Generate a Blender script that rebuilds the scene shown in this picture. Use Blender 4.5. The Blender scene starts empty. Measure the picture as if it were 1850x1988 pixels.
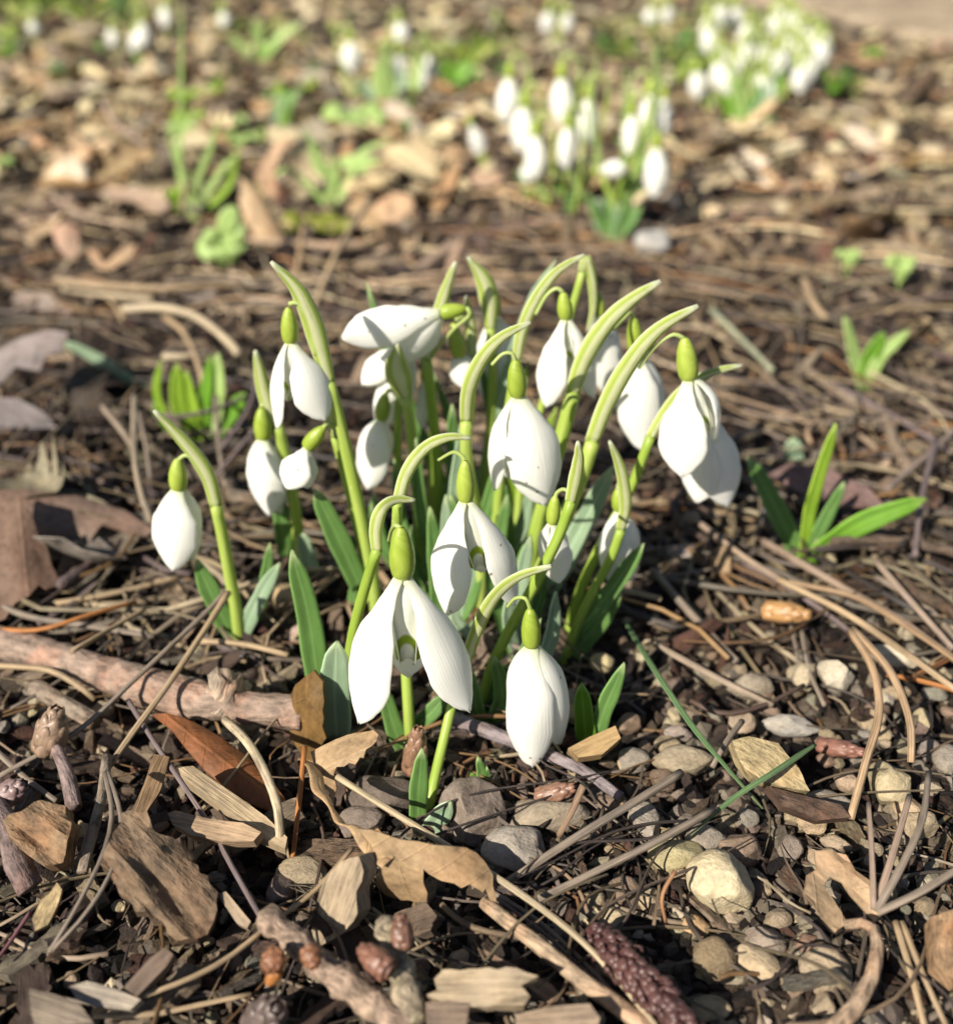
import bpy, bmesh, math, random
import numpy as np
from mathutils import Vector, Matrix, noise, geometry
random.seed(11)
S = bpy.context.scene
COL = S.collection
R = math.radians

# ------------------------------------------------------------------ camera, world, sun, exposure
FPX, CX, CY, H, PITCH = 2000.0, 925.0, 994.0, 0.126, R(29.9)
cam = bpy.data.cameras.new('camera'); camo = bpy.data.objects.new('camera', cam); COL.objects.link(camo)
camo.location = (0, 0, H); camo.rotation_euler = (R(90) - PITCH, 0, 0)
cam.sensor_fit = 'AUTO'; cam.sensor_width = 36; cam.lens = FPX / 1988.0 * 36
cam.clip_start = 0.005; cam.clip_end = 200
cam.dof.use_dof = True; cam.dof.focus_distance = 0.158; cam.dof.aperture_fstop = 13.2
S.camera = camo
SUN = Vector((-0.53, -0.58, 0.58)).normalized()
W = bpy.data.worlds.new('World'); S.world = W; W.use_nodes = True
wn = W.node_tree.nodes; bg = wn['Background']
sky = wn.new('ShaderNodeTexSky'); sky.sky_type = 'NISHITA'; sky.sun_disc = False
sky.sun_elevation = math.asin(SUN.z); sky.sun_rotation = math.atan2(SUN.x, SUN.y)
W.node_tree.links.new(sky.outputs[0], bg.inputs[0]); bg.inputs[1].default_value = 0.05
sl = bpy.data.lights.new('sun', 'SUN'); sl.energy = 5.0; sl.angle = R(0.5); sl.color = (1.0, 0.92, 0.79)
so = bpy.data.objects.new('sun', sl); COL.objects.link(so); so.rotation_euler = SUN.to_track_quat('Z', 'Y').to_euler()
so.location = SUN * 3
S.view_settings.view_transform = 'Standard'; S.view_settings.look = 'None'
S.view_settings.exposure = 0.74; S.view_settings.gamma = 1
S.render.engine = 'CYCLES'
S.cycles.use_denoising = True
S.cycles.max_bounces = 8; S.cycles.transmission_bounces = 6; S.cycles.diffuse_bounces = 4

# ------------------------------------------------------------------ where a direction seen from the camera meets the place
FW = Vector((0, math.cos(PITCH), -math.sin(PITCH))); UP = Vector((0, math.sin(PITCH), math.cos(PITCH))); O = Vector((0, 0, H))
def ray(px, py): return Vector((1, 0, 0)) * ((px - CX) / FPX) + UP * ((CY - py) / FPX) + FW
def G(px, py, z=0.0):
    d = ray(px, py); return O + d * ((z - H) / d.z)
def AT(px, py, Y):
    d = ray(px, py); return O + d * (Y / d.y)
def PL(px, py, p0, n):
    d = ray(px, py); return O + d * ((p0 - O).dot(n) / d.dot(n))
def mpp(p): return (p - O).dot(FW) / FPX            # metres per photo unit at that point
def topx(p):
    v = p - O; z = v.dot(FW); return CX + FPX * v.x / z, CY - FPX * v.dot(UP) / z
def gz(x, y):
    d = math.hypot(x, y); f = 1.0 / (1.0 + max(0, d - 3) * .3)
    v = Vector((x, y, 0))
    return f * (0.0045 * noise.noise(v * 14) + 0.0022 * noise.noise(v * 48 + Vector((3, 1, 7))) + 0.0013 * noise.noise(v * 130)) - 0.002

# ------------------------------------------------------------------ materials
class NT:
    def __init__(s, name):
        s.m = bpy.data.materials.new(name); s.m.use_nodes = True; s.t = s.m.node_tree; s.t.nodes.clear()
        s.out = s.t.nodes.new('ShaderNodeOutputMaterial')
    def n(s, typ, ins=None, **props):
        k = s.t.nodes.new('ShaderNode' + typ)
        for a, b in props.items(): setattr(k, a, b)
        for a, b in (ins or {}).items(): s.set(k.inputs[a], b)
        return k
    def set(s, i, v):
        if isinstance(v, bpy.types.NodeSocket): s.t.links.new(v, i)
        elif isinstance(v, bpy.types.Node): s.t.links.new(v.outputs[0], i)
        else: i.default_value = v
    def math(s, op, a, b=None, clamp=False):
        k = s.n('Math', {0: a}, operation=op, use_clamp=clamp)
        if b is not None: s.set(k.inputs[1], b)
        return k.outputs[0]
    def mix(s, f, a, b, bt='MIX'):
        k = s.n('Mix', data_type='RGBA', blend_type=bt); s.set(k.inputs[0], f); s.set(k.inputs[6], a); s.set(k.inputs[7], b); return k.outputs[2]
    def ramp(s, f, stops):
        k = s.n('ValToRGB', {0: f}); e = k.color_ramp.elements
        while len(e) < len(stops): e.new(.5)
        for i, (p, c) in enumerate(stops):
            e[i].position = p; e[i].color = (*c, 1) if len(c) == 3 else c
        return k.outputs[0]
    def noise(s, vec, scale, detail=3, rough=.55):
        k = s.n('TexNoise', {'Scale': scale, 'Detail': detail, 'Roughness': rough})
        if vec is not None: s.set(k.inputs['Vector'], vec)
        return k.outputs[0]
    def uv(s, su=1, sv=1):
        c = s.n('TexCoord'); k = s.n('Mapping', {0: c.outputs['UV']}); k.inputs['Scale'].default_value = (su, sv, 1); return k.outputs[0]
    def sepuv(s):
        c = s.n('TexCoord'); k = s.n('SeparateXYZ', {0: c.outputs['UV']}); return k.outputs[0], k.outputs[1]
    def obj(s):
        c = s.n('TexCoord'); i = s.n('ObjectInfo')
        r = s.math('MULTIPLY', i.outputs['Random'], 13.7)
        k = s.n('VectorMath', {0: c.outputs['Object'], 1: r}, operation='ADD'); return k.outputs[0]
    def bump(s, h, dist, strength=1.0):
        return s.n('Bump', {'Height': h, 'Distance': dist, 'Strength': strength}).outputs[0]
    def finish(s, col, rough=.6, normal=None, spec=.35, trans=0.0, tcol=None, coat=0):
        p = s.n('BsdfPrincipled', {'Base Color': col, 'Roughness': rough, 'Specular IOR Level': spec, 'Coat Weight': coat})
        if normal is not None: s.set(p.inputs['Normal'], normal)
        sh = p.outputs[0]
        if trans > 0:
            t = s.n('BsdfTranslucent', {'Color': tcol if tcol is not None else col})
            if normal is not None: s.set(t.inputs['Normal'], normal)
            k = s.n('MixShader', {0: trans, 1: sh, 2: t.outputs[0]}); sh = k.outputs[0]
        s.t.links.new(sh, s.out.inputs[0]); return s.m
def rgb(*c): return (*c, 1)

def petal_mat(name, specks):
    t = NT(name); u, v = t.sepuv()
    veins = t.noise(t.uv(16, 1.1), 1.0, 2)
    fine = t.noise(t.uv(60, 5), 1.0, 2)
    c = t.ramp(v, [(0, (.62, .70, .38)), (.07, (.80, .82, .68)), (.2, (.92, .92, .88)), (1, (.93, .93, .91))])
    c = t.mix(t.math('MULTIPLY', t.math('SUBTRACT', .5, veins, True), .4), c, rgb(.74, .76, .66))
    if specks:
        d = t.n('TexVoronoi', {'Vector': t.obj(), 'Scale': 330.0}); gate = t.noise(t.obj(), 170, 1)
        m = t.math('MULTIPLY', t.math('LESS_THAN', d.outputs['Distance'], .095), t.math('GREATER_THAN', gate, .52))
        c = t.mix(t.math('MULTIPLY', m, .85), c, rgb(.16, .10, .05))
    h = t.math('ADD', veins, t.math('MULTIPLY', fine, .35))
    return t.finish(c, .5, t.bump(h, .00013, .7), .3, .40, rgb(.95, .95, .88))
PETAL = petal_mat('petal_white_specked', True)
def inner_mat():
    t = NT('inner_petal'); u, v = t.sepuv()
    dv = t.math('MULTIPLY', t.math('SUBTRACT', v, .97), 1.35)
    d = t.math('SQRT', t.math('ADD', t.math('POWER', t.math('MULTIPLY', u, .62), 2.0), t.math('POWER', dv, 2.0)))
    band = t.math('SUBTRACT', 1.0, t.math('MULTIPLY', t.math('ABSOLUTE', t.math('SUBTRACT', d, .38)), 9.5), True)
    band = t.math('MULTIPLY', band, 2.2, True)
    st = t.noise(t.uv(7, .3), 1.0, 1)
    c = t.mix(t.math('MULTIPLY', t.math('SUBTRACT', st, .45, True), .9), rgb(.86, .87, .80), rgb(.62, .74, .42))
    c = t.mix(band, c, rgb(.30, .42, .03))
    return t.finish(c, .5, None, .3, .35)
INNER = inner_mat()
def green_mat(name, lo, hi, rough, trans, streak=(900, 60), spec=.45, bmp=.00012, sc=.8):
    t = NT(name)
    s = t.noise(t.uv(*streak), 1.0, 3); b = t.noise(t.obj(), 120, 2)
    f = t.math('ADD', t.math('MULTIPLY', s, sc), t.math('MULTIPLY', b, 1 - sc))
    f = t.math('ADD', f, t.math('MULTIPLY', t.math('SUBTRACT', t.n('ObjectInfo').outputs['Random'], .5), .22))
    c = t.ramp(f, [(.32, lo), (.68, hi)])
    d = t.n('TexVoronoi', {'Vector': t.obj(), 'Scale': 420.0}); gate = t.noise(t.obj(), 150, 1)
    m = t.math('MULTIPLY', t.math('LESS_THAN', d.outputs['Distance'], .09), t.math('GREATER_THAN', gate, .55))
    c = t.mix(t.math('MULTIPLY', m, .6), c, rgb(.75, .72, .55))
    return t.finish(c, rough, t.bump(s, bmp), spec, trans)
OVARY = green_mat('ovary_green', (.26, .36, .035), (.42, .52, .09), .42, .2, (500, 90))
STEM = green_mat('stem_green', (.28, .42, .05), (.47, .58, .14), .42, .28)
PEDI = green_mat('pedicel_green', (.40, .50, .14), (.52, .60, .24), .45, .3)
def spathe_mat():
    t = NT('spathe_green'); u, v = t.sepuv()
    au = t.math('ABSOLUTE', u)
    edge = t.ramp(au, [(0, (.78, .80, .52)), (.34, (.70, .74, .40)), (.54, (.38, .50, .08)), (.84, (.46, .57, .11)), (.97, (.80, .83, .56))])
    st = t.noise(t.uv(14, 2.5), 1.0, 3)
    c = t.mix(t.math('MULTIPLY', st, .4), edge, rgb(.44, .52, .14))
    tip = t.math('MULTIPLY', t.math('SUBTRACT', v, .90, True), 9.0, True)
    c = t.mix(tip, c, rgb(.80, .82, .66))
    return t.finish(c, .4, t.bump(st, .00025), .4, .3)
SPATHE = spathe_mat()
def leaf_mat(name, a, b, tipc, trans=.18, vein=True):
    t = NT(name); u, v = t.sepuv()
    st = t.noise(t.uv(22, 1.6), 1.0, 3); bl = t.noise(t.obj(), 140, 3)
    c = t.ramp(t.math('ADD', t.math('MULTIPLY', st, .6), t.math('MULTIPLY', bl, .4)), [(.35, a), (.65, b)])
    au = t.math('ABSOLUTE', u)
    mid = t.math('SUBTRACT', 1.0, t.math('MULTIPLY', au, 6.0), True)
    c = t.mix(t.math('MULTIPLY', mid, .35), c, rgb(*[min(1, x * 1.9 + .04) for x in b]))
    edge = t.math('MULTIPLY', t.math('SUBTRACT', au, .86, True), 5.0, True)
    c = t.mix(edge, c, rgb(*[min(1, x * 2.0 + .05) for x in b]))
    tp = t.math('MULTIPLY', t.math('SUBTRACT', v, .90, True), 8.0, True)
    c = t.mix(tp, c, rgb(*tipc))
    return t.finish(c, .42, t.bump(st, .00018), .4, trans)
LEAF = leaf_mat('leaf_green', (.095, .20, .05), (.16, .30, .08), (.48, .58, .28))
LEAFG = leaf_mat('leaf_glaucous', (.22, .33, .20), (.34, .45, .30), (.50, .60, .34))
LEAFY = leaf_mat('leaf_bright', (.11, .28, .02), (.20, .40, .04), (.35, .50, .12), .3)
LEAFP = leaf_mat('leaf_pale', (.32, .48, .13), (.44, .60, .22), (.50, .64, .25), .3)
LEAFB = leaf_mat('leaf_lime', (.20, .36, .025), (.32, .50, .05), (.45, .58, .14), .3)  # brighter yellow-green leaf colour

def litter_mat(name, attr=False, streak=(2600, 130), uv=True, mott=260, lo=.38, hi=1.45, bmp=.00035, rough=.75, spec=.25, trans=0.0, fl=.6, hue=(.9, .93, 1.05), dark=.0, veins=0):
    t = NT(name)
    if attr: base = t.n('Attribute', attribute_name='Col').outputs['Color']
    else: base = t.n('ObjectInfo').outputs['Color']
    o = t.obj()
    m = t.noise(o, mott, 4, .6)
    s = t.noise(t.uv(*streak), 1.0, 4, .65) if uv else t.noise(o, mott * 4.5, 4, .65)
    f = t.math('ADD', t.math('MULTIPLY', s, fl), t.math('MULTIPLY', m, 1 - fl))
    k = t.ramp(f, [(.33, (lo, lo, lo)), (.5, (1, 1, 1)), (.70, (hi, hi, hi))])
    c = t.mix(1.0, base, k, 'MULTIPLY')
    m2 = t.noise(o, mott * .45, 2)
    c = t.mix(t.math('MULTIPLY', t.math('SUBTRACT', m2, .48, True), 2.2, True), c, t.mix(1.0, c, rgb(*hue), 'MULTIPLY'))
    if dark:
        m3 = t.noise(t.uv(streak[0] * .22, streak[1] * .7), 1.0, 4, .65) if uv else t.noise(o, mott * .8, 4)
        c = t.mix(t.math('MULTIPLY', t.math('MULTIPLY', t.math('SUBTRACT', m3, .52, True), 6.0, True), dark), c, rgb(.035, .025, .02))
    if veins:
        u, v = t.sepuv(); au = t.math('ABSOLUTE', u)
        wv = t.math('ABSOLUTE', t.math('SINE', t.math('MULTIPLY', t.math('SUBTRACT', v, t.math('MULTIPLY', au, .8)), 680.0)))
        ln = t.math('MULTIPLY', t.math('SUBTRACT', .16, wv, True), 5.0, True)
        mid = t.math('SUBTRACT', 1.0, t.math('MULTIPLY', au, 2200.0), True)
        ln = t.math('MAXIMUM', ln, mid)
        c = t.mix(t.math('MULTIPLY', ln, veins), c, t.mix(1.0, c, rgb(1.5, 1.45, 1.35), 'MULTIPLY'))
        f = t.math('ADD', f, t.math('MULTIPLY', ln, .25))
    return t.finish(c, rough, t.bump(f, bmp), spec, trans)
NEEDLE = litter_mat('dry_needle', streak=(1500, 45), lo=.3, hi=1.55, bmp=.0005, rough=.6, spec=.35, fl=.8, dark=.3)
NEEDLE_S = litter_mat('dry_needle_litter', True, streak=(2600, 60), bmp=.00025, rough=.55, spec=.4)
WOOD = litter_mat('split_wood', streak=(2300, 110), lo=.33, hi=1.5, bmp=.0006, dark=.7)
BARK = litter_mat('bark', streak=(900, 260), lo=.22, hi=1.7, bmp=.0012, mott=420, dark=.75, rough=.7, hue=(1.15, .85, .7))
STONE = litter_mat('stone', uv=False, mott=1.5, lo=.6, hi=1.4, bmp=.0007, rough=.8, spec=.3, fl=.5, hue=(1.02, .96, .84), dark=.25)
STONE_S = litter_mat('stone_grit', True, uv=False, mott=420, lo=.6, hi=1.4, bmp=.0005, rough=.8, spec=.3, fl=.5, hue=(1.02, .96, .84))
DEAD = litter_mat('dead_leaf', streak=(900, 500), mott=200, lo=.42, hi=1.5, bmp=.0004, veins=.35, dark=.3, rough=.6, spec=.35, trans=.18, fl=.45, hue=(1.1, .9, .8))
DEAD_S = litter_mat('dead_leaf_litter', True, streak=(700, 300), mott=160, lo=.55, hi=1.35, bmp=.0003, rough=.6, spec=.35, trans=.18, fl=.45)
CRUMB = litter_mat('soil_crumb', True, uv=False, mott=500, lo=.45, hi=1.5, bmp=.0005, rough=.8, spec=.25)
def plain_litter(name, c, **k):
    return litter_mat(name, **k)
def soil_mat():
    t = NT('dark_soil'); c = t.n('TexCoord').outputs['Object']
    a = t.noise(c, 260, 5, .7); b = t.noise(c, 38, 3); d = t.noise(c, 900, 3, .7)
    col = t.ramp(a, [(.3, (.008, .006, .006)), (.5, (.022, .016, .0135)), (.62, (.05, .035, .027)), (.8, (.12, .082, .058))])
    col = t.mix(t.math('MULTIPLY', t.math('SUBTRACT', b, .45, True), 2.5, True), col, t.mix(1.0, col, rgb(1.7, 1.5, 1.35), 'MULTIPLY'))
    h = t.math('ADD', t.math('MULTIPLY', a, 1.0), t.math('MULTIPLY', d, .4))
    return t.finish(col, .85, t.bump(h, .003, 1.0), .25)
SOIL = soil_mat()
def path_mat():
    t = NT('sandy_path'); c = t.n('TexCoord').outputs['Object']
    a = t.noise(c, 45, 5, .75); b = t.noise(c, 9, 3)
    col = t.ramp(t.math('ADD', t.math('MULTIPLY', a, .6), t.math('MULTIPLY', b, .4)), [(.36, (.13, .095, .065)), (.5, (.34, .265, .18)), (.66, (.56, .46, .33))])
    return t.finish(col, .9, t.bump(a, .004), .2)
PATH = path_mat()

# ------------------------------------------------------------------ mesh helpers
class MB:
    def __init__(s): s.v = []; s.f = []; s.uv = []; s.c = []
    def add(s, v, f, uv=None, c=None):
        k = len(s.v); s.v += [tuple(p) for p in v]; s.f += [tuple(i + k for i in q) for q in f]
        s.uv += [tuple(p) for p in (uv or [(0, 0)] * len(v))]; s.c += [c or (1, 1, 1, 1)] * len(v)
    def mesh(s, name, mat, origin=None, attr=False, sharp=None):
        me = bpy.data.meshes.new(name)
        o = origin or Vector((0, 0, 0))
        me.from_pydata([(p[0] - o.x, p[1] - o.y, p[2] - o.z) for p in s.v], [], s.f)
        ul = me.uv_layers.new(name='UVMap')
        li = np.zeros(len(me.loops), dtype=np.int32); me.loops.foreach_get('vertex_index', li)
        ul.data.foreach_set('uv', np.array(s.uv, dtype=np.float32)[li].ravel())
        if attr:
            ca = me.color_attributes.new('Col', 'FLOAT_COLOR', 'POINT'); ca.data.foreach_set('color', np.array(s.c, dtype=np.float32).ravel())
        me.polygons.foreach_set('use_smooth', [True] * len(me.polygons))
        if sharp: me.set_sharp_from_angle(angle=R(sharp))
        me.materials.append(mat); me.update(); return me
    def build(s, name, mat, parent=None, origin=None, attr=False, sharp=None, color=None):
        if parent is not None and origin is None: origin = parent.location
        me = s.mesh(name, mat, origin, attr, sharp)
        o = bpy.data.objects.new(name, me); COL.objects.link(o)
        if parent is not None: o.parent = parent
        elif origin is not None: o.location = origin
        if color: o.color = (*color, 1)
        return o
def tag(o, label=None, cat=None, group=None, kind=None):
    if label: o['label'] = label
    if cat: o['category'] = cat
    if group: o['group'] = group
    if kind: o['kind'] = kind
    return o
def empty(name, loc):
    o = bpy.data.objects.new(name, None); COL.objects.link(o); o.location = loc; o.empty_display_size = .01; return o
def place(name, me, M, color=None):
    o = bpy.data.objects.new(name, me); COL.objects.link(o); o.matrix_world = M
    if color: o.color = (*color, 1)
    return o

def cr(pts, n):
    """smooth curve through points, n samples by arc length"""
    P = [np.array(p, dtype=float) for p in pts]
    if len(P) == 2: return [Vector(P[0] + (P[1] - P[0]) * i / (n - 1)) for i in range(n)]
    P = [2 * P[0] - P[1]] + P + [2 * P[-1] - P[-2]]
    d = []
    for i in range(1, len(P) - 2):
        a, b, c, e = P[i - 1:i + 3]
        for k in range(12):
            t = k / 12
            d.append(.5 * (2 * b + (c - a) * t + (2 * a - 5 * b + 4 * c - e) * t * t + (3 * b - a - 3 * c + e) * t ** 3))
    d.append(P[-2]); L = [0]
    for i in range(1, len(d)): L.append(L[-1] + float(np.linalg.norm(d[i] - d[i - 1])))
    out = []; j = 0
    for i in range(n):
        s = L[-1] * i / (n - 1)
        while j < len(L) - 2 and L[j + 1] < s: j += 1
        f = 0 if L[j + 1] == L[j] else (s - L[j]) / (L[j + 1] - L[j])
        out.append(Vector(d[j] * (1 - f) + d[j + 1] * f))
    return out
def tab(T, t):
    for i in range(len(T) - 1):
        if t <= T[i + 1][0]:
            f = (t - T[i][0]) / (T[i + 1][0] - T[i][0]); f = f * f * (3 - 2 * f) * .6 + f * .4
            return T[i][1] * (1 - f) + T[i + 1][1] * f
    return T[-1][1]
def tube(mb, pts, rad, seg=8, c=None, flat=1.0, lump=0.0, ls=400, endround=True):
    """pts: list of Vectors; rad: list of radii"""
    n = len(pts); vs, fs, uv = [], [], []; L = 0
    t0 = (pts[1] - pts[0]).normalized(); a = t0.orthogonal().normalized()
    for i, p in enumerate(pts):
        t = (pts[min(i + 1, n - 1)] - pts[max(i - 1, 0)]).normalized()
        a = (a - t * a.dot(t)); a = a.normalized() if a.length > 1e-9 else t.orthogonal().normalized(); b = t.cross(a)
        if i: L += (p - pts[i - 1]).length
        for k in range(seg + 1):
            w = 2 * math.pi * k / seg; r = rad[i]
            d = a * math.cos(w) + b * (math.sin(w) * flat)
            if lump: r *= 1 + lump * noise.noise((p + d * r) * ls)
            vs.append(p + d * r); uv.append((rad[i] * w, L))
    for i in range(n - 1):
        for k in range(seg):
            q = i * (seg + 1) + k; fs.append((q, q + 1, q + seg + 2, q + seg + 1))
    for e, (i, sgn) in enumerate(((0, -1), (n - 1, 1))):
        t = (pts[min(i + 1, n - 1)] - pts[max(i - 1, 0)]).normalized()
        vs.append(pts[i] + t * sgn * rad[i] * (.6 if endround else .05)); uv.append((0, L * e)); j = len(vs) - 1
        for k in range(seg):
            q = i * (seg + 1) + k; fs.append((q + 1, q, j) if sgn < 0 else (q, q + 1, j))
    mb.add(vs, fs, uv, c)
def blade(mb, pts, wid, nrm, cup=0.0, thick=.0004, nu=6, vfun=None, c=None, metric=False, wob=0.0, wobs=200):
    """a leaf-like strip with two faces and edges; nrm Vector or list of Vectors; uv u -1..1, v 0..1 (or metres)"""
    n = len(pts); fr, bk, uv = [], [], []
    L = 0
    for i, p in enumerate(pts):
        t = (pts[min(i + 1, n - 1)] - pts[max(i - 1, 0)]).normalized()
        nn = nrm[i] if isinstance(nrm, list) else nrm
        s = t.cross(nn).normalized(); m = s.cross(t).normalized()
        if i: L += (p - pts[i - 1]).length
        for k in range(nu + 1):
            u = 2 * k / nu - 1
            q = p + s * (u * wid[i] / 2) + m * (cup * wid[i] * u * u)
            if vfun: q = q + t * vfun(u, i / (n - 1))
            if wob: q = q + m * (wob * noise.noise(q * wobs))
            th = thick * (.5 if abs(u) < .99 else .12)
            fr.append(q + m * th); bk.append(q - m * th)
            uv.append((u * wid[i] / 2, L) if metric else (u, i / (n - 1)))
    K = nu + 1; N = len(fr); fs = []
    for i in range(n - 1):
        for k in range(nu):
            a = i * K + k; fs.append((a, a + K, a + K + 1, a + 1)); fs.append((N + a, N + a + 1, N + a + K + 1, N + a + K))
        a = i * K; fs.append((a, N + a, N + a + K, a + K)); a = i * K + nu; fs.append((a, a + K, N + a + K, N + a))
    for k in range(nu):
        fs.append((k, k + 1, N + k + 1, N + k)); a = (n - 1) * K + k; fs.append((a, N + a, N + a + 1, a + 1))
    mb.add(fr + bk, fs, uv + uv, c)
def lathe(mb, A, B, prof, seg=18, c=None):
    d = B - A; L = d.length; t = d / L; a = t.orthogonal().normalized(); b = t.cross(a)
    vs, fs, uv = [], [], []
    for s, r in prof:
        for k in range(seg + 1):
            w = 2 * math.pi * k / seg; vs.append(A + d * s + (a * math.cos(w) + b * math.sin(w)) * r); uv.append((w * r, s * L))
    K = seg + 1
    for i in range(len(prof) - 1):
        for k in range(seg):
            q = i * K + k; fs.append((q, q + K, q + K + 1, q + 1))
    fs.append(tuple(range(seg))[::-1]); q = (len(prof) - 1) * K; fs.append(tuple(q + k for k in range(seg)))
    mb.add(vs, fs, uv, c)

# ------------------------------------------------------------------ snowdrops
PW = [(0, .19), (.08, .24), (.2, .43), (.38, .80), (.55, .99), (.68, 1.0), (.81, .84), (.90, .60), (.965, .33), (1, .07)]
LW = [(0, .8), (.3, 1), (.65, .97), (.85, .75), (.95, .42), (1, .10)]
PC = [(0, .26), (.08, .40), (.2, .66), (.36, .90), (.52, 1.0), (.68, .95), (.81, .78), (.90, .56), (.965, .32), (1, .07)]
def outward(az, d):
    v = az if isinstance(az, Vector) else Vector((math.sin(R(az)), -math.cos(R(az)), .05))
    v = v - d * v.dot(d); return v.normalized()
def petal(parent, org, B, T, w, az, bulge=.11, cup=None, name='petal', mat=None, n=26, nu=14, notch=False, twist=0):
    if cup is None: cup = (-.22 if bulge > .115 else -.15) + random.uniform(-.04, .03)
    d = (T - B); L = d.length; d.normalize(); o = outward(az, d)
    pts = [B + d * (L * t) + o * (L * bulge * math.sin(math.pi * t ** .85)) for t in [i / (n - 1) for i in range(n)]]
    ph = random.uniform(0, 9)
    wid = [w * tab((PC if bulge > .115 else PW) if not notch else [(0, .45), (.4, .75), (.8, 1), (1, .92)], i / (n - 1)) * (1 + .03 * math.sin(ph + i * .7)) for i in range(n)]
    vf = (lambda u, v: -v ** 8 * L * .07 * math.exp(-(u / .25) ** 2) - v ** 8 * L * .05 * u * u) if notch else (lambda u, v: L * .012 * v * math.sin(u * 5 + ph))
    mb = MB(); blade(mb, pts, wid, o, cup, .0002, nu, vf, wob=w * .05, wobs=.9 / w)
    return mb.build(name, mat or PETAL, parent, org)
def leaf(parent, pts, w, mat, nrm=None, cup=.12, name='leaf', n=18):
    mb = MB(); P = cr(pts, n)
    wv = random.uniform(0, 9)
    blade(mb, P, [w * tab(LW, i / (n - 1)) * (1 + .05 * math.sin(wv + i * .9)) for i in range(n)], nrm or Vector((random.uniform(-.3, .3), -1, .35)), cup, .0008, 8, wob=w * .10, wobs=.45 / w)
    return mb.build(name, mat, parent)

def snowdrop(label, base, stem, spathe=None, pedicel=None, ovary=None, petals=(), inner=None, leaves=(), sw=22, spw=1.0, lod=1, group='snowdrops of the front clump', cat='snowdrop', name='snowdrop'):
    b = G(*base); Y = b.y
    root = empty(name, b); tag(root, label, cat, group)
    P = lambda q: AT(q[0], q[1], Y + (q[2] if len(q) > 2 else 0))
    k = 1 if lod else .5
    sp = [b + Vector((0, 0, -.004))] + [P(q) for q in stem]
    n = max(6, int(24 * k)); C = cr(sp, n); s0 = mpp(b)
    rs = [sw * .46 * s0 * (1.08 - .14 * i / n) for i in range(n)]
    mb = MB(); tube(mb, C, rs, 12 if lod else 6); mb.build('stem', STEM, root)
    if spathe:
        n = max(8, int(22 * k)); Q = cr([C[-1]] + [P(q) for q in spathe], n)
        T = [(0, 1.0), (.15, 1.12), (.4, 1.26), (.65, 1.08), (.85, .72), (.96, .44), (1, .24)]
        mb = MB(); blade(mb, Q, [sw * mpp(Q[0]) * (1 + (spw - 1) * math.sin(math.pi * i / (n - 1))) * tab(T, i / (n - 1)) for i in range(n)], Vector((.15, -1, .1)), -.22, .0007, 8 if lod else 4)
        mb.build('spathe', SPATHE, root)
    if pedicel:
        n = max(6, int(16 * k)); Q = cr([P(q) for q in pedicel], n); r = 3.6 * mpp(Q[0])
        mb = MB(); tube(mb, Q, [r * (1 + .35 * (i / n) ** 3) for i in range(n)], 8 if lod else 5); mb.build('pedicel', PEDI, root)
    if ovary:
        a, c_, w, dY = ovary; A = P((*a, dY)); B = P((*c_, dY)); r = w * .445 * mpp(A)
        pr = [(0, .14), (.03, .30), (.12, .54), (.3, .80), (.52, .97), (.72, 1.0), (.88, .93), (.97, .80), (1, .70)]
        mb = MB(); lathe(mb, A, B, [(s, r * q * random.uniform(.98, 1.02)) for s, q in pr], 18 if lod else 9); ov = mb.build('ovary', OVARY, root)
        ax = (B - A).normalized()
        for pt in petals:
            tx, ty, dd, pw, az = pt[:5]; T = P((tx, ty, dY + dd)); o = outward(az, ax)
            Bp = B - ax * r * .12 + o * r * .42
            petal(ov, b, Bp, T, pw * mpp(T), az, *(pt[5:6] or (.10,)), **(dict(n=26, nu=14) if lod else dict(n=10, nu=6)))
        if inner:
            ix, iy, iw, oaz = inner; Ti = P((ix, iy, dY)); L = (Ti - B)
            for j in range(3):
                az = oaz + 120 * j; o = outward(az, L.normalized())
                petal(ov, b, B + o * r * .3, Ti + o * r * .40, iw * mpp(Ti) * 1.12, az, .06, -.20, 'inner_petal', INNER, 16, 12, True)
    for lf in leaves:
        pts, w, m = lf[:3]
        leaf(root, [P(q) for q in pts], w * mpp(b), m)
    return root

g_ = LEAF; G_ = LEAFG
# each: pixel-traced outline of a real plant standing at its own place on the ground
snowdrop('largest wide open snowdrop in front, two long outer petals parted over a green arc', (672, 1400), [(672, 1330, .001), (688, 1220), (715, 1120, -.002), (732, 1070, -.004)],
    [(730, 1030, -.003), (741, 992, -.002), (768, 972, 0), (806, 971, .001)], [(755, 1050, -.008), (760, 1030, -.012), (768, 1020, -.015), (778, 1025, -.016)],
    ((778, 1022), (782, 1117), 58, -.016), [(697, 1402, -.003, 106, -38, .09), (911, 1381, -.003, 98, 42, .07), (797, 1312, .006, 92, 180, .06)], (793, 1280, 62, 0),
    [([(655, 1432, -.005), (650, 1350, -.005), (655, 1246, -.006)], 60, G_)])
snowdrop('open snowdrop behind the largest one, its petals parted to show a curled green mark', (797, 1432), [(793, 1380), (785, 1250, .004), (770, 1080, .008), (772, 980, .007)],
    [(790, 920, .010), (825, 872, .012), (870, 850, .012), (914, 851, .012)], [(852, 893, .012), (880, 878, .008), (897, 886, .004), (903, 898, .002)],
    ((903, 893), (904, 971), 42, .002), [(868, 1193, -.002, 96, -36, .10), (1003, 1174, -.001, 72, 48, .10), (935, 1110, .006, 66, 180, .05)], (931, 1100, 52, 10),
    [([(790, 1470), (765, 1410), (745, 1335)], 34, g_), ([(775, 1440, .002), (830, 1390, .002), (872, 1345, .003)], 34, g_)])
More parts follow.
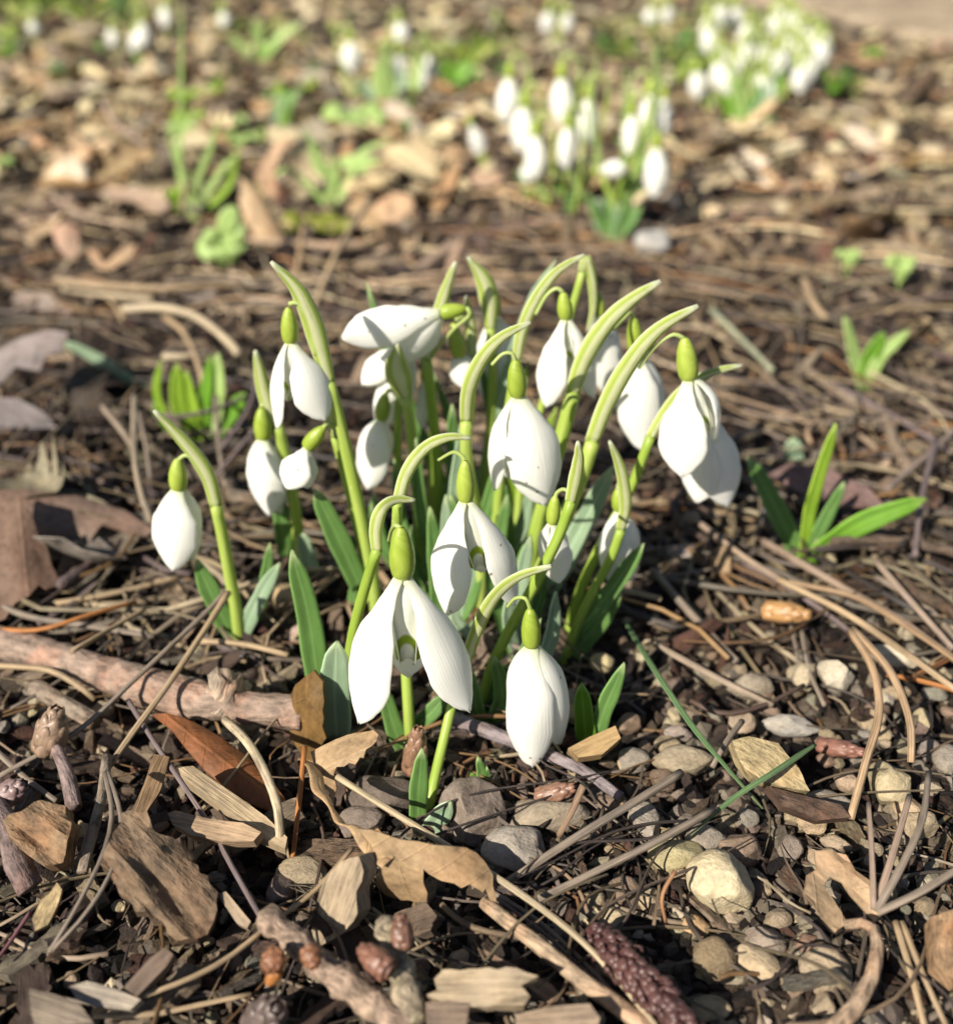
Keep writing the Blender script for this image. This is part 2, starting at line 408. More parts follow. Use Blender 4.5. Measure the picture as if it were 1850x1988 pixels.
snowdrop('half closed snowdrop hanging lowest in front, stem rooted nearest the stones', (822, 1597), [(838, 1540, .004), (858, 1450, .010), (880, 1360, .015), (905, 1290, .017)],
    [(925, 1230, .017), (958, 1165, .015), (1005, 1122, .012), (1070, 1099, .010)], [(985, 1178, .014), (1000, 1162, .013), (1020, 1162, .012), (1030, 1184, .012)],
    ((1029, 1180), (1032, 1253), 44, .012), [(1031, 1491, -.003, 96, -10, .12), (1092, 1444, .001, 84, 56, .13), (998, 1418, .003, 80, -78, .12)], None,
    [([(812, 1615), (812, 1540), (820, 1456)], 36, g_), ([(828, 1625, -.001), (850, 1592, -.002), (876, 1556, -.003)], 40, G_)])
snowdrop('withered small snowdrop hidden behind a straight grooved stem right of the middle', (925, 1372), [(950, 1310), (985, 1230), (1040, 1130), (1085, 1040), (1108, 975)],
    [(1118, 930), (1124, 890), (1122, 857)], [(1108, 960, .002), (1095, 950, .004), (1082, 956, .005), (1078, 966, .005)],
    ((1078, 962), (1072, 1015), 32, .005), [(1086, 1131, -.001, 62, 15), (1052, 1092, .002, 46, -60), (1104, 1086, .002, 42, 75)], None, [([(925, 1400), (960, 1340), (985, 1290)], 34, g_)])
snowdrop('tall snowdrop with one broad specked petal facing forward, above the middle', (925, 1215), [(935, 1100), (925, 1000, -.002), (906, 890, -.006), (905, 820, -.007)],
    [(910, 760, -.008), (935, 700, -.009), (975, 655, -.009), (1030, 626, -.009)], [(955, 708, -.009), (975, 688, -.009), (993, 686, -.009), (1000, 700, -.009)],
    ((1000, 697), (1005, 768), 43, -.009), [(1058, 982, -.004, 114, 24, .12), (959, 952, .001, 58, -58, .11), (990, 930, .006, 60, 170, .05)], (984, 878, 40, 0),
    [([(985, 1250), (1000, 1160), (1030, 1040)], 34, g_), ([(900, 1240), (920, 1120), (935, 1010)], 32, G_)], 24)
snowdrop('tall open snowdrop at the back of the clump with a high arching spathe', (960, 1150), [(965, 1000), (980, 850), (1003, 700)],
    [(1015, 640), (1045, 575), (1085, 525), (1134, 495)], [(1040, 610), (1060, 575), (1080, 560), (1093, 568)],
    ((1093, 566), (1098, 618), 34, 0), [(1061, 790, -.002, 66, -34, .10), (1153, 773, 0, 54, 46, .09), (1105, 740, .006, 60, 180, .05)], (1102, 712, 36, 0),
    [([(940, 1150), (900, 1060), (875, 960)], 34, g_), ([(975, 1160), (985, 1060), (975, 930)], 30, g_)], 20)
snowdrop('snowdrop at the back whose striped spathe folds down in front of its petals', (1000, 1120), [(1010, 950, .006), (1060, 760, .009), (1110, 600, .01), (1130, 530, .01)],
    [(1138, 500, .01), (1150, 545, .01), (1152, 600, .01), (1140, 645, .01)], [(1140, 560, .012), (1152, 555, .012), (1160, 570, .012)],
    ((1160, 568), (1164, 612), 27, .012), [(1182, 766, -.001, 66, 0), (1206, 742, .003, 50, 70), (1152, 742, .003, 44, -70)], None, [], 16)
snowdrop('closed snowdrop with two overlapping petals behind the long spathes on the clump', (1015, 1180), [(1035, 1060), (1065, 940), (1092, 840), (1112, 765)],
    [(1135, 700), (1175, 635), (1225, 585), (1282, 546)], [(1190, 640, .004), (1208, 622, .008), (1222, 608, .01), (1230, 618, .011)],
    ((1229, 615), (1234, 684), 38, .011), [(1245, 875, -.004, 84, -8, .12), (1208, 842, .002, 66, -72, .12), (1286, 838, .002, 64, 70, .12)], None,
    [([(1040, 1190), (1110, 1060), (1190, 905)], 42, G_)], 30)
snowdrop('high snowdrop with a fat green ovary and a folded front petal facing the light', (985, 1235), [(1030, 1150), (1080, 1040), (1125, 935), (1150, 860)],
    [(1180, 785), (1225, 705), (1280, 640), (1355, 594)], [(1240, 715, .001), (1270, 675, .001), (1305, 650, .001), (1328, 657, .001)],
    ((1328, 654), (1337, 735), 48, .001), [(1322, 926, -.004, 96, -24, .11), (1388, 858, -.001, 86, 95, .20), (1368, 850, .005, 60, 180, .05)], (1366, 838, 40, 0), [], 30)
snowdrop('shaded snowdrop with two petal lobes showing under the one with the fat ovary', (1096, 1228), [(1125, 1150), (1165, 1060), (1225, 945), (1262, 850)],
    [(1300, 790, .003), (1345, 745, .006), (1390, 722, .008), (1440, 709, .008)], [(1330, 770, .006), (1350, 752, .008), (1370, 755, .008)],
    ((1372, 756), (1377, 805), 38, .008), [(1350, 977, -.002, 84, -35, .10), (1412, 983, -.002, 92, 30, .10), (1388, 930, .006, 60, 180, .05)], None, [], 20)
snowdrop('white bud with its spathe crossing straight in front of the petals', (1092, 1268), [(1120, 1215), (1150, 1150), (1185, 1085), (1205, 1030)],
    [(1215, 985), (1210, 930), (1198, 890), (1183, 856)], [(1210, 960, .002), (1204, 945, .004), (1200, 940, .005), (1199, 950, .005)],
    ((1199, 948), (1203, 990), 34, .005), [(1184, 1130, -.003, 66, -24, .12), (1226, 1126, -.001, 60, 35, .12), (1205, 1090, .005, 60, 180, .08)], None,
    [([(1095, 1290), (1150, 1220), (1204, 1149)], 44, g_), ([(1120, 1225), (1190, 1140), (1250, 1055)], 32, g_)], 20)
snowdrop('lone white snowdrop bud hanging at the left end of the clump', (465, 1245), [(458, 1180), (445, 1110), (432, 1040), (420, 985)],
    [(405, 930), (378, 885), (340, 840), (299, 797)], [(398, 930), (385, 900), (362, 884), (347, 893)],
    ((345, 890), (347, 949), 41, 0), [(337, 1106, -.003, 96, -10, .13), (378, 1087, .002, 66, 62, .13), (318, 1060, .005, 70, -120, .11)], None,
    [([(455, 1240, .001), (420, 1170), (382, 1086)], 38, g_), ([(470, 1245), (500, 1170), (545, 1092)], 30, G_), ([(478, 1240, .004), (512, 1150, .004), (525, 1054, .005)], 26, g_)], 24)
snowdrop('tall snowdrop on the left with two parted petals and a long pointed spathe', (732, 1215), [(725, 1130), (708, 1040), (685, 930), (655, 800), (640, 745)],
    [(622, 680), (604, 620), (575, 560), (526, 508)], [(612, 690), (600, 630), (580, 590), (562, 590)],
    ((560, 596), (564, 664), 39, 0), [(538, 832, -.002, 50, -48, .10), (631, 816, -.003, 84, 34, .09), (575, 760, .006, 60, 180, .05)], (552, 776, 34, -10),
    [([(700, 1140, .002), (660, 1050, .001), (612, 950)], 42, g_)], 24, 1.35)
snowdrop('closed snowdrop tucked under the tall left one, its lower petals in shade', (592, 1135), [(582, 1070), (572, 980), (555, 890), (540, 830)],
    [(522, 790), (510, 750), (503, 715), (496, 680)], [(520, 800), (515, 788), (509, 785), (508, 794)],
    ((508, 791), (512, 851), 41, -.001), [(522, 1000, -.003, 80, -12, .12), (549, 996, .001, 58, 55, .11), (494, 965, .004, 50, -80, .12)], None,
    [([(555, 1080, .001), (548, 1020), (541, 960)], 32, g_), ([(605, 1110, -.003), (600, 1080, -.003), (588, 1035, -.003)], 34, G_)], 24)
snowdrop('smallest half open snowdrop bending sideways off a shared tall stem on the left', (718, 1190), [(710, 1110), (690, 1010), (668, 920), (650, 850)],
    [(640, 810), (632, 760), (622, 720)], [(652, 850, -.003), (648, 830, -.005), (638, 822, -.006), (628, 830, -.007)],
    ((630, 828), (596, 868), 36, -.007), [(557, 948, -.003, 66, -22, .08), (598, 948, -.001, 42, 35, .06), (575, 925, .004, 44, 150, .05)], (592, 925, 34, 0), [], 16)
snowdrop('snowdrop blown sideways with its long petal lying level at the back', (850, 1100), [(848, 1000), (848, 900), (838, 780), (828, 700)],
    [(840, 650, .002), (858, 590, .003), (872, 545, .003), (885, 508, .003)], [(840, 690, 0), (880, 640, -.004), (912, 612, -.005), (906, 598, -.005)],
    ((906, 599), (856, 607), 34, -.005), [(664, 654, -.003, 82, -10, .07), (784, 708, .002, 88, Vector((.1, -.75, -.75)), .07), (735, 640, .005, 70, 170, .05)], None,
    [([(845, 1100), (850, 1040), (852, 968)], 34, G_), ([(870, 1060), (878, 920), (878, 785)], 28, g_)], 22)
snowdrop('snowdrop half hidden behind a pointed upright spathe left of the middle', (818, 1130), [(815, 1050), (808, 940), (798, 840), (790, 775)],
    [(780, 745, -.001), (770, 710, -.001), (772, 666, -.001)], [(785, 790, .001), (772, 770, .002), (758, 757, .002), (748, 766, .002)],
    ((748, 764), (740, 813), 34, .002), [(714, 951, -.003, 68, -14, .12), (696, 905, .003, 46, -70, .12), (752, 905, .003, 44, 60, .10)], None,
    [([(800, 1130), (745, 1050), (725, 960)], 32, g_)], 22, 1.9)
snowdrop('partly hidden snowdrop hanging beneath the sideways one', (778, 1105), [(775, 1000), (772, 850), (776, 760), (785, 710)],
    [(795, 690, .004), (800, 665, .006), (798, 650, .007)], None, ((788, 648), (784, 668), 22, .002), [(704, 747, -.002, 54, -35, .11), (738, 840, 0, 56, -5, .12), (790, 800, .003, 46, 60, .12)], None, [], 16)
snowdrop('slender greenish snowdrop bud still closed, deep inside the clump', (832, 1075), [(835, 950), (838, 830), (832, 760)],
    [(830, 735), (826, 715), (822, 700)], None, ((822, 712), (822, 737), 15, -.001), [(819, 832, -.001, 26, 0, .08), (824, 830, .001, 22, 120, .06), (816, 830, .001, 22, -120, .06)], None, [], 12)
snowdrop('drooping snowdrop with a long dark ovary in the back row', (880, 1070), [(900, 900), (915, 780), (918, 690)],
    [(912, 620, .002), (905, 575, .002)], [(915, 640, 0), (900, 618, -.002), (885, 620, -.003)], ((880, 626), (892, 692), 35, -.003), [(905, 756, -.002, 54, -5, .12), (878, 738, .001, 44, -70, .12), (918, 738, .002, 44, 60, .12)], None,
    [([(885, 1080), (870, 1010), (862, 940)], 30, g_)], 18)
snowdrop('snowdrop seen from behind under the tallest curved spathe of the back row', (920, 1050), [(945, 900), (955, 780), (955, 690), (952, 640)],
    [(952, 590), (940, 545), (908, 498)], [(950, 600, .004), (958, 585, .006), (962, 575, .006)], ((962, 573), (960, 612), 28, .006),
    [(948, 798, -.002, 60, -35, .12), (978, 802, -.001, 60, 30, .12), (1000, 760, .004, 56, 110, .12)], None, [([(915, 1060), (960, 820), (1030, 590), (1080, 505)], 24, G_), ([(905, 1060), (760, 700), (712, 548)], 26, g_)], 20, 1.6)

# leaf-only shoots in and beside the clump
def shoot(label, base, blades, name='leaf_shoot', group='leaf shoots', cat='shoot', cup=.14, nz=.4):
    b = G(*base); root = empty(name, b); tag(root, label, cat, group)
    for pts, w, m in blades:
        P = [b + Vector((random.uniform(-.001, .001), 0, -.003))] + [AT(q[0], q[1], b.y + (q[2] if len(q) > 2 else 0)) for q in pts]
        leaf(root, P, w * mpp(b), m, Vector((random.uniform(-.4, .4), -1, nz)), cup)
    return root
shoot('single broad pointed leaf left of the largest snowdrop', (628, 1345), [([(600, 1200), (567, 1068)], 46, g_)])
shoot('two short blunt leaf tips right of the lowest flower', (1145, 1445), [([(1135, 1400), (1129, 1328)], 38, LEAFY), ([(1175, 1370), (1212, 1288)], 34, g_)])
shoot('tiny sprout among stones beside the nearest stem', (925, 1535), [([(918, 1515), (912, 1500)], 24, LEAFY), ([(935, 1510), (928, 1470)], 22, g_), ([(945, 1515), (945, 1488)], 14, g_)])
shoot('cluster of short blunt leaf tips inside the clump, under the tall specked flower', (1000, 1265), [([(1010, 1150), (1030, 1040)], 30, G_), ([(960, 1150), (950, 1050)], 30, g_), ([(1040, 1180, .004), (1055, 1100, .005)], 28, g_), ([(985, 1200, -.003), (1000, 1130, -.004)], 24, G_), ([(890, 1210, -.001), (892, 1160)], 24, G_)])
shoot('cluster of upright blunt leaves behind the second open flower', (860, 1215), [([(845, 1080), (835, 985)], 32, g_), ([(870, 1060), (866, 960)], 30, G_), ([(915, 1150), (930, 1060)], 34, g_), ([(800, 1120, .01), (800, 1020, .012)], 24, g_), ([(955, 1090, .008), (985, 960, .01)], 28, g_), ([(700, 1180, .004), (690, 1120, .006)], 26, g_)])
shoot('leaves low between the lowest flower and the crossing stems', (950, 1400), [([(910, 1310), (895, 1250)], 30, g_), ([(975, 1350), (960, 1275)], 32, g_), ([(1010, 1290), (1050, 1200)], 30, g_), ([(1060, 1260, .008), (1080, 1150, .01)], 34, G_)])
shoot('crowd of narrow leaves filling the middle of the clump', (870, 1145), [([(820, 1000), (808, 850)], 26, g_), ([(880, 1000), (898, 815)], 26, G_), ([(940, 1000), (990, 820)], 24, g_), ([(760, 1080), (722, 975)], 24, g_), ([(1000, 1050), (1038, 915)], 26, G_), ([(905, 1100), (918, 985)], 24, g_), ([(790, 1050), (765, 890)], 22, g_), ([(960, 1020), (965, 850)], 22, g_)])
shoot('slim bright leaves rising at the back of the clump', (985, 1045), [([(1000, 850), (1025, 700)], 20, LEAFB), ([(960, 850), (930, 690)], 20, g_), ([(900, 880), (840, 720)], 20, g_), ([(1040, 900), (1080, 790)], 22, LEAFB), ([(870, 900), (800, 820)], 18, LEAFB)])
shoot('four bladed bright green shoot standing right of the clump', (1560, 1075), [([(1510, 1000), (1452, 888)], 40, LEAF), ([(1575, 970), (1622, 822)], 26, LEAFB), ([(1600, 1010), (1638, 935)], 26, LEAF), ([(1660, 1020, -.004), (1797, 968, -.006)], 42, LEAFY)])
shoot('three bladed pale shoot far right of the clump', (1680, 738), [([(1655, 690), (1638, 615)], 26, LEAFP), ([(1690, 690), (1715, 645)], 36, LEAFY), ([(1710, 690), (1765, 640)], 24, LEAFP)])
shoot('tuft of bright stubby leaves left of the tall snowdrop', (385, 850), [([(350, 790), (345, 705)], 31, LEAFB), ([(380, 800), (362, 720)], 28, LEAFB), ([(400, 780), (410, 690)], 25, LEAFY), ([(420, 800), (425, 685)], 36, LEAFP), ([(310, 780), (312, 700)], 18, LEAFB), ([(440, 810), (478, 762)], 37, LEAFY), ([(325, 820), (300, 780)], 28, LEAFY)])
shoot('narrow grey green blade tipped yellow lying over litter at the left', (290, 748), [([(230, 720), (150, 675), (115, 662)], 22, G_)])
shoot('stubby grey green leaf behind the four bladed shoot', (1540, 895), [([(1540, 870), (1538, 850)], 36, G_)])

# ------------------------------------------------------------------ snowdrop patches further back
def far_drop(label, ob, tip, w, base, side, group, blades=2):
    gx, gy = ob; L = math.hypot(tip[0] - gx, tip[1] - gy)
    stem = [((base[0] * .6 + gx * .4) + side * L * .25, base[1] * .55 + gy * .45), (gx + side * L * .42, gy - L * .05)]
    spn = [(gx + side * L * .38, gy - L * .40), (gx + side * L * .16, gy - L * .70), (gx - side * L * .18, gy - L * .86)]
    ped = [(gx + side * L * .38, gy - L * .38), (gx + side * L * .15, gy - L * .52), (gx, gy - L * .38)]
    lv = []
    for _ in range(blades):
        bx = base[0] + random.uniform(-12, 12); h = L * random.uniform(.4, .95); dx = random.uniform(-.5, .5) * h
        lv.append(([(bx, base[1]), (bx + dx * .4, base[1] - h * .6), (bx + dx, base[1] - h)], w * .26, random.choice((LEAF, LEAF, LEAFP))))
    a = random.uniform(-25, 25)
    return snowdrop(label, base, stem, spn, ped, ((gx, gy - L * .36), (gx, gy), w * .5, 0),
        [(tip[0] - .05 * w, tip[1] + .04 * L, -.003, w * .88, a - 8, .13), (tip[0] + .34 * w, tip[1] - .06 * L, .002, w * .62, a + 62, .13), (tip[0] - .34 * w, tip[1] - .08 * L, .002, w * .62, a - 75, .13)], None, lv, max(4.5, w * .15), 0, group)
C2 = [((990, 150), (985, 236), 50, (1030, 385), 1, 'back patch snowdrop highest on its outer edge toward the litter'),
      ((1018, 206), (1012, 291), 54, (1045, 395), 1, 'back patch snowdrop hanging just below the highest outer one'),
      ((1040, 262), (1040, 346), 48, (1060, 400), 1, 'back patch snowdrop third down the outer side, low and round'),
      ((1022, 318), (1025, 352), 30, (1025, 385), 1, 'small pale bud lowest at the outer foot of the back patch'),
      ((1090, 150), (1092, 236), 52, (1085, 400), 1, 'back patch snowdrop hanging highest in the middle beside a bent spathe'),
      ((1142, 190), (1140, 282), 46, (1125, 410), 1, 'yellow lit back patch snowdrop with its spathe standing straight up'),
      ((1102, 246), (1102, 326), 44, (1110, 415), 1, 'low middle snowdrop of the back patch hanging over the leaves'),
      ((1262, 182), (1266, 268), 52, (1215, 420), -1, 'back patch snowdrop highest near the tall crossed spathes'),
      ((1228, 222), (1222, 298), 38, (1195, 440), 1, 'narrow bud between the last two flowers of the back patch'),
      ((1275, 286), (1272, 380), 50, (1185, 450), -1, 'large double lobed snowdrop lowest at the inner end of the back patch'),
      ((1290, 190), (1288, 262), 34, (1235, 400), -1, 'shaded snowdrop just behind the highest end flower of the back patch')]
for ob, tip, w, base, sd, lab in C2: far_drop(lab, ob, tip, w, base, sd, 'snowdrops of the back patch', 1)
snowdrop('back patch snowdrop with its petals lying level above the leaves', (1190, 450), [(1190, 400), (1170, 345)], [(1158, 330), (1150, 320)], None, ((1146, 332), (1162, 330), 16, 0), [(1214, 326, -.002, 34, 0, .08), (1210, 335, .002, 26, 60, .08), (1208, 322, .003, 26, 150, .08)], None, [([(1180, 465), (1165, 430), (1160, 385)], 30, G_), ([(1195, 470), (1220, 430), (1235, 400)], 26, g_)], 14, 0, 'snowdrops of the back patch')
snowdrop('greenish bud leaning alone outside the back patch', (945, 325), [(935, 290), (925, 262)], [(915, 240), (905, 228)], None, ((908, 228), (914, 240), 18, 0), [(936, 300, -.002, 30, 0, .08), (925, 305, .002, 26, 120, .08), (940, 296, .002, 24, -120, .08)], None, [], 14, 0, 'snowdrops of the back patch')
shoot('tall crossed spathes and leaves standing in the back patch', (1205, 440), [([(1210, 300), (1215, 130)], 11, LEAFP), ([(1270, 200), (1270, 95)], 15, LEAFP), ([(1235, 300), (1190, 270)], 10, LEAFP), ([(1150, 240), (1158, 110)], 9, LEAFP), ([(1190, 400), (1240, 330), (1262, 300)], 9, LEAFY)])
shoot('low green leaves at the foot of the back patch', (1190, 458), [([(1185, 430), (1178, 380)], 16, g_), ([(1205, 430), (1222, 375)], 16, g_), ([(1160, 425), (1140, 375)], 15, g_), ([(1195, 440), (1196, 395)], 15, G_), ([(1220, 440), (1245, 400)], 14, g_)])
ND = {}
def patch(defs, group, labf):
    for i, (x, y, L, w, bx, by) in enumerate(defs):
        far_drop(labf(i, x, y), (x, y), (x + random.uniform(-6, 6), y + L), w, (bx, by), random.choice((-1, 1)), group, 1)
fr = []
random.seed(5)
for (x, y) in [(1352, 138), (1400, 95), (1395, 120), (1420, 130), (1430, 105), (1450, 45), (1470, 60), (1480, 85), (1490, 120), (1475, 140), (1500, 30), (1510, 10), (1540, 20), (1555, 45), (1545, 75), (1560, 90), (1580, 55), (1590, 80), (1570, 110), (1552, 128), (1490, 150), (1525, 70), (1450, 80), (1375, 30), (1400, 10), (1430, 12), (1375, 55), (1515, 95), (1535, 105), (1600, 65)]:
    bx = 1440 + (x - 1470) * .45; by = 225 - max(0, 130 - y) * .55 + random.uniform(-8, 8)
    fr.append((x, y, 46 + .05 * y, 38 + .02 * y, bx, by))
patch(fr, 'snowdrops of the far large patch', lambda i, x, y: ('snowdrop on the upper rim of the far large patch by the path' if y < 60 else 'snowdrop at the path side of the far large patch' if x > 1535 else 'snowdrop on the near side of the far large patch' if x < 1440 else 'snowdrop in the thick middle of the far large patch'))
shoot('dark green leaves at the foot of the far large patch', (1445, 245), [([(1440, 200), (1430, 150)], 22, g_), ([(1460, 210), (1475, 160)], 22, g_), ([(1420, 215), (1400, 180)], 22, LEAFY), ([(1470, 240), (1510, 235)], 24, LEAFY), ([(1480, 200), (1490, 150)], 20, G_), ([(1430, 190), (1415, 130)], 20, LEAFP), ([(1500, 190, .03), (1520, 130, .03)], 20, LEAFY)])
patch([(680, 80, 60, 46, 690, 205), (776, 42, 40, 38, 750, 205), (776, 105, 52, 34, 765, 208), (832, 105, 66, 40, 810, 190), (818, 120, 50, 30, 800, 195)], 'snowdrops of the small patch far behind',
      lambda i, x, y: ['snowdrop standing apart on the outer side of the small far patch', 'topmost snowdrop of the small far patch', 'snowdrop hanging low in the middle of the small far patch', 'wide shaded snowdrop at the inner side of the small far patch', 'thin shaded snowdrop beside the wide one in the small far patch'][i])
shoot('upright pale leaves of the small far patch', (770, 212), [([(750, 150), (745, 75)], 26, LEAFP), ([(735, 170), (738, 110)], 22, LEAFP), ([(780, 180), (785, 130)], 24, G_), ([(720, 180), (705, 150)], 20, G_), ([(800, 180), (815, 110)], 20, LEAFP)])
shoot('low bright leaves beside the small far patch', (880, 172), [([(890, 150), (915, 120)], 30, LEAFY), ([(870, 145), (860, 118)], 28, LEAFY), ([(895, 160), (935, 140)], 22, LEAFY)])
patch([(277, 42, 62, 30, 280, 120), (320, 12, 40, 32, 315, 110), (217, 55, 35, 28, 225, 115), (265, 60, 40, 24, 268, 120), (65, 40, 26, 26, 75, 90)], 'snowdrops along the top at the left',
      lambda i, x, y: ['long lit snowdrop in front of the green cover at the far left', 'rounded snowdrop beside the long lit one far left', 'dull snowdrop on the outer side of the long lit one far left', 'thin snowdrop directly beside the long lit one far left', 'faint snowdrop at the edge of the far green cover'][i])
patch([(1066, 22, 42, 34, 1080, 100), (1102, 26, 36, 30, 1095, 100), (960, 40, 26, 24, 985, 70), (1264, 14, 32, 28, 1270, 80), (1298, 12, 34, 28, 1295, 82), (435, 22, 34, 28, 440, 75)], 'scattered snowdrops far behind',
      lambda i, x, y: ['larger of two far snowdrops beyond the back patch', 'smaller of two far snowdrops beyond the back patch', 'faint far snowdrop above the bent spathe of the back patch', 'outer of two pale far snowdrops near the far large patch', 'inner of two pale far snowdrops near the far large patch', 'faint far snowdrop by a dark gap at the top'][i])
shoot('spidery yellow green far shoot in the leaf litter', (505, 125), [([(500, 80), (498, 35)], 22, LEAFP), ([(480, 100), (445, 70)], 18, LEAFP), ([(520, 100), (560, 60), (585, 50)], 18, LEAFP), ([(515, 105), (540, 80)], 14, LEAFY)], nz=.8)

shoot('loose yellow green grass blades standing in the lit litter behind the lime weed', (372, 420), [([(355, 360), (350, 280), (378, 215)], 14, LEAFP), ([(385, 350), (408, 290), (425, 235)], 12, LEAFP), ([(360, 340), (338, 300), (330, 240)], 12, LEAFP), ([(352, 300), (352, 150), (353, 0)], 8, LEAFP), ([(400, 380), (440, 320), (470, 300)], 12, LEAFP), ([(420, 390), (450, 350), (460, 290)], 12, LEAFB)], nz=.6)
shoot('thin grass blades beside the tan curled leaf', (640, 400), [([(640, 350), (612, 290), (590, 250)], 14, LEAFP), ([(640, 380), (652, 330), (640, 300)], 16, LEAFP), ([(670, 370), (700, 300), (760, 270)], 12, LEAFP), ([(600, 360), (560, 330), (530, 345)], 12, LEAFP)], nz=.6)
shoot('yellow green blades in the litter left of the small far patch', (555, 250), [([(545, 200), (540, 160)], 18, LEAFB), ([(560, 210), (585, 170)], 16, LEAF), ([(540, 230), (545, 180)], 20, LEAFG)], nz=.6)
# small weeds in the litter
def weed(label, spots, m, name='small_weed'):
    b = G(*spots[0][:2]); root = empty(name, b); tag(root, label, 'weed', 'small weeds in the litter')
    for (px, py, w, h, *rest) in spots:
        g = G(px, py + h * .4); s = mpp(g); z = rest[0] if rest else .012
        for k in range(4):
            a = k * 1.6 + random.uniform(-.4, .4); r = w * s * .55
            p0 = g + Vector((0, 0, .001)); p1 = g + Vector((math.cos(a) * r * .5, math.sin(a) * r * .5, z)); p2 = g + Vector((math.cos(a) * r, math.sin(a) * r, z * .8))
            mb = MB(); P = cr([p0, p1, p2], 9)
            blade(mb, P, [r * .85 * (.12, .15, .3, .7, .95, 1, .9, .62, .15)[i] for i in range(9)], Vector((math.cos(a) * -.5, -.5, 1)), .1, .0006, 4, wob=.002); mb.build('leaf', m, root)
weed('lime green rounded weed leaves in the sunlit litter', [(362, 195, 60, 50), (375, 245, 60, 40), (420, 190, 40, 30)], LEAFB)
weed('pale green weed leaves around the tan curled leaf', [(355, 265, 60, 50), (455, 245, 60, 60), (470, 285, 60, 50)], LEAFP)
weed('small lime leaf tuft left of the lobed green leaf', [(348, 402, 34, 44)], LEAFB)
weed('pale rounded leaves left of the small far patch foot', [(690, 235, 110, 50), (720, 250, 70, 40)], LEAFP)
weed('olive mossy tuft behind the clump', [(605, 425, 110, 60, .004), (650, 440, 70, 40, .004)], leaf_mat('moss_olive', (.13, .15, .02), (.22, .24, .03), (.25, .28, .05)))
weed('pair of light green seedling leaves far right', [(1637, 535, 44, 30), (1740, 550, 60, 40)], LEAFP)
weed('yellow green leaf at the far left edge of the litter', [(8, 325, 50, 70)], LEAFP)
weed('dark evergreen leaf in the leaf litter at the far left', [(145, 145, 70, 40), (18, 85, 60, 30)], leaf_mat('leaf_dark', (.05, .13, .05), (.09, .19, .09), (.1, .2, .1)))
weed('small green weed by the far path edge', [(1690, 100, 40, 60), (1600, 185, 70, 30)], LEAFY)
weed('thin green weed left of the back patch', [(545, 190, 50, 70), (560, 175, 50, 50), (790, 250, 24, 60)], LEAF)
shoot('two pale arching leaves behind the clump', (690, 385), [([(665, 330, .01), (720, 325, .01), (755, 362, .01)], 40, LEAFP), ([(650, 350, .0), (620, 320), (605, 270)], 26, LEAFP)], nz=.8)
def lobed():
    b = G(432, 520); root = empty('lobed_leaf', b); tag(root, 'pale green deeply lobed seedling leaf standing in brown litter', 'weed leaf', 'small weeds in the litter')
    for x, y, w in ((385, 490, 40), (398, 450, 34), (430, 470, 50), (470, 430, 46), (455, 400, 36), (480, 470, 36), (440, 515, 50), (420, 500, 36)):
        c = AT(432, 480, b.y - .004); t = AT(x, y, b.y - .006); mb = MB(); P = cr([c, (c + t) / 2 + Vector((0, -.002, .001)), t], 9)
        blade(mb, P, [w * mpp(t) * q for q in (.4, .6, .8, .95, 1.05, 1.1, 1.05, .85, .3)], Vector((0, -1, .4)), .05, .0006, 4, wob=.001); mb.build('lobe', LEAFP, root)
lobed()

# ------------------------------------------------------------------ ground and path
def axis(fine0, fine1, step, lo, hi):
    a = list(np.arange(fine0, fine1, step)); s = step; x = a[-1]
    while x < hi: s *= 1.13; x += s; a.append(x)
    s = step; x = a[0]; b = []
    while x > lo: s *= 1.13; x -= s; b.append(x)
    return b[::-1] + a
def pe(y): return .545 - (y - 1.28) * .07 + .03 * noise.noise(Vector((y * 3.1, 7, 1))) + .012 * noise.noise(Vector((y * 14, 3, 1)))
def ground():
    xs = axis(-.26, .26, .0028, -14, 14); ys = axis(.03, .62, .0028, -10, 30)
    mb = MB(); nx = len(xs)
    v = [(x, y, gz(x, y)) for y in ys for x in xs]
    f = [(j * nx + i, j * nx + i + 1, (j + 1) * nx + i + 1, (j + 1) * nx + i) for j in range(len(ys) - 1) for i in range(nx - 1)]
    mb.add(v, f); o = mb.build('ground', SOIL); tag(o, 'dark crumbly soil under the leaf litter', 'ground', kind='structure')
    nx = 60; v, f = [], []
    for j in range(150):
        for i in range(nx):
            y = -1 + j * .06; x = pe(y) + (0 if i == 0 else .02 * 1.12 ** i)
            v.append((x, y, gz(x, y) + (-.004 if i == 0 else .010 + .003 * noise.noise(Vector((x * 9, y * 9, 4))))))
    f = [(j * nx + i, j * nx + i + 1, (j + 1) * nx + i + 1, (j + 1) * nx + i) for j in range(149) for i in range(nx - 1)]
    mb = MB(); mb.add(v, f); o = mb.build('path', PATH); tag(o, 'pale sandy path at the far edge of the bed', 'path', kind='structure')
ground()

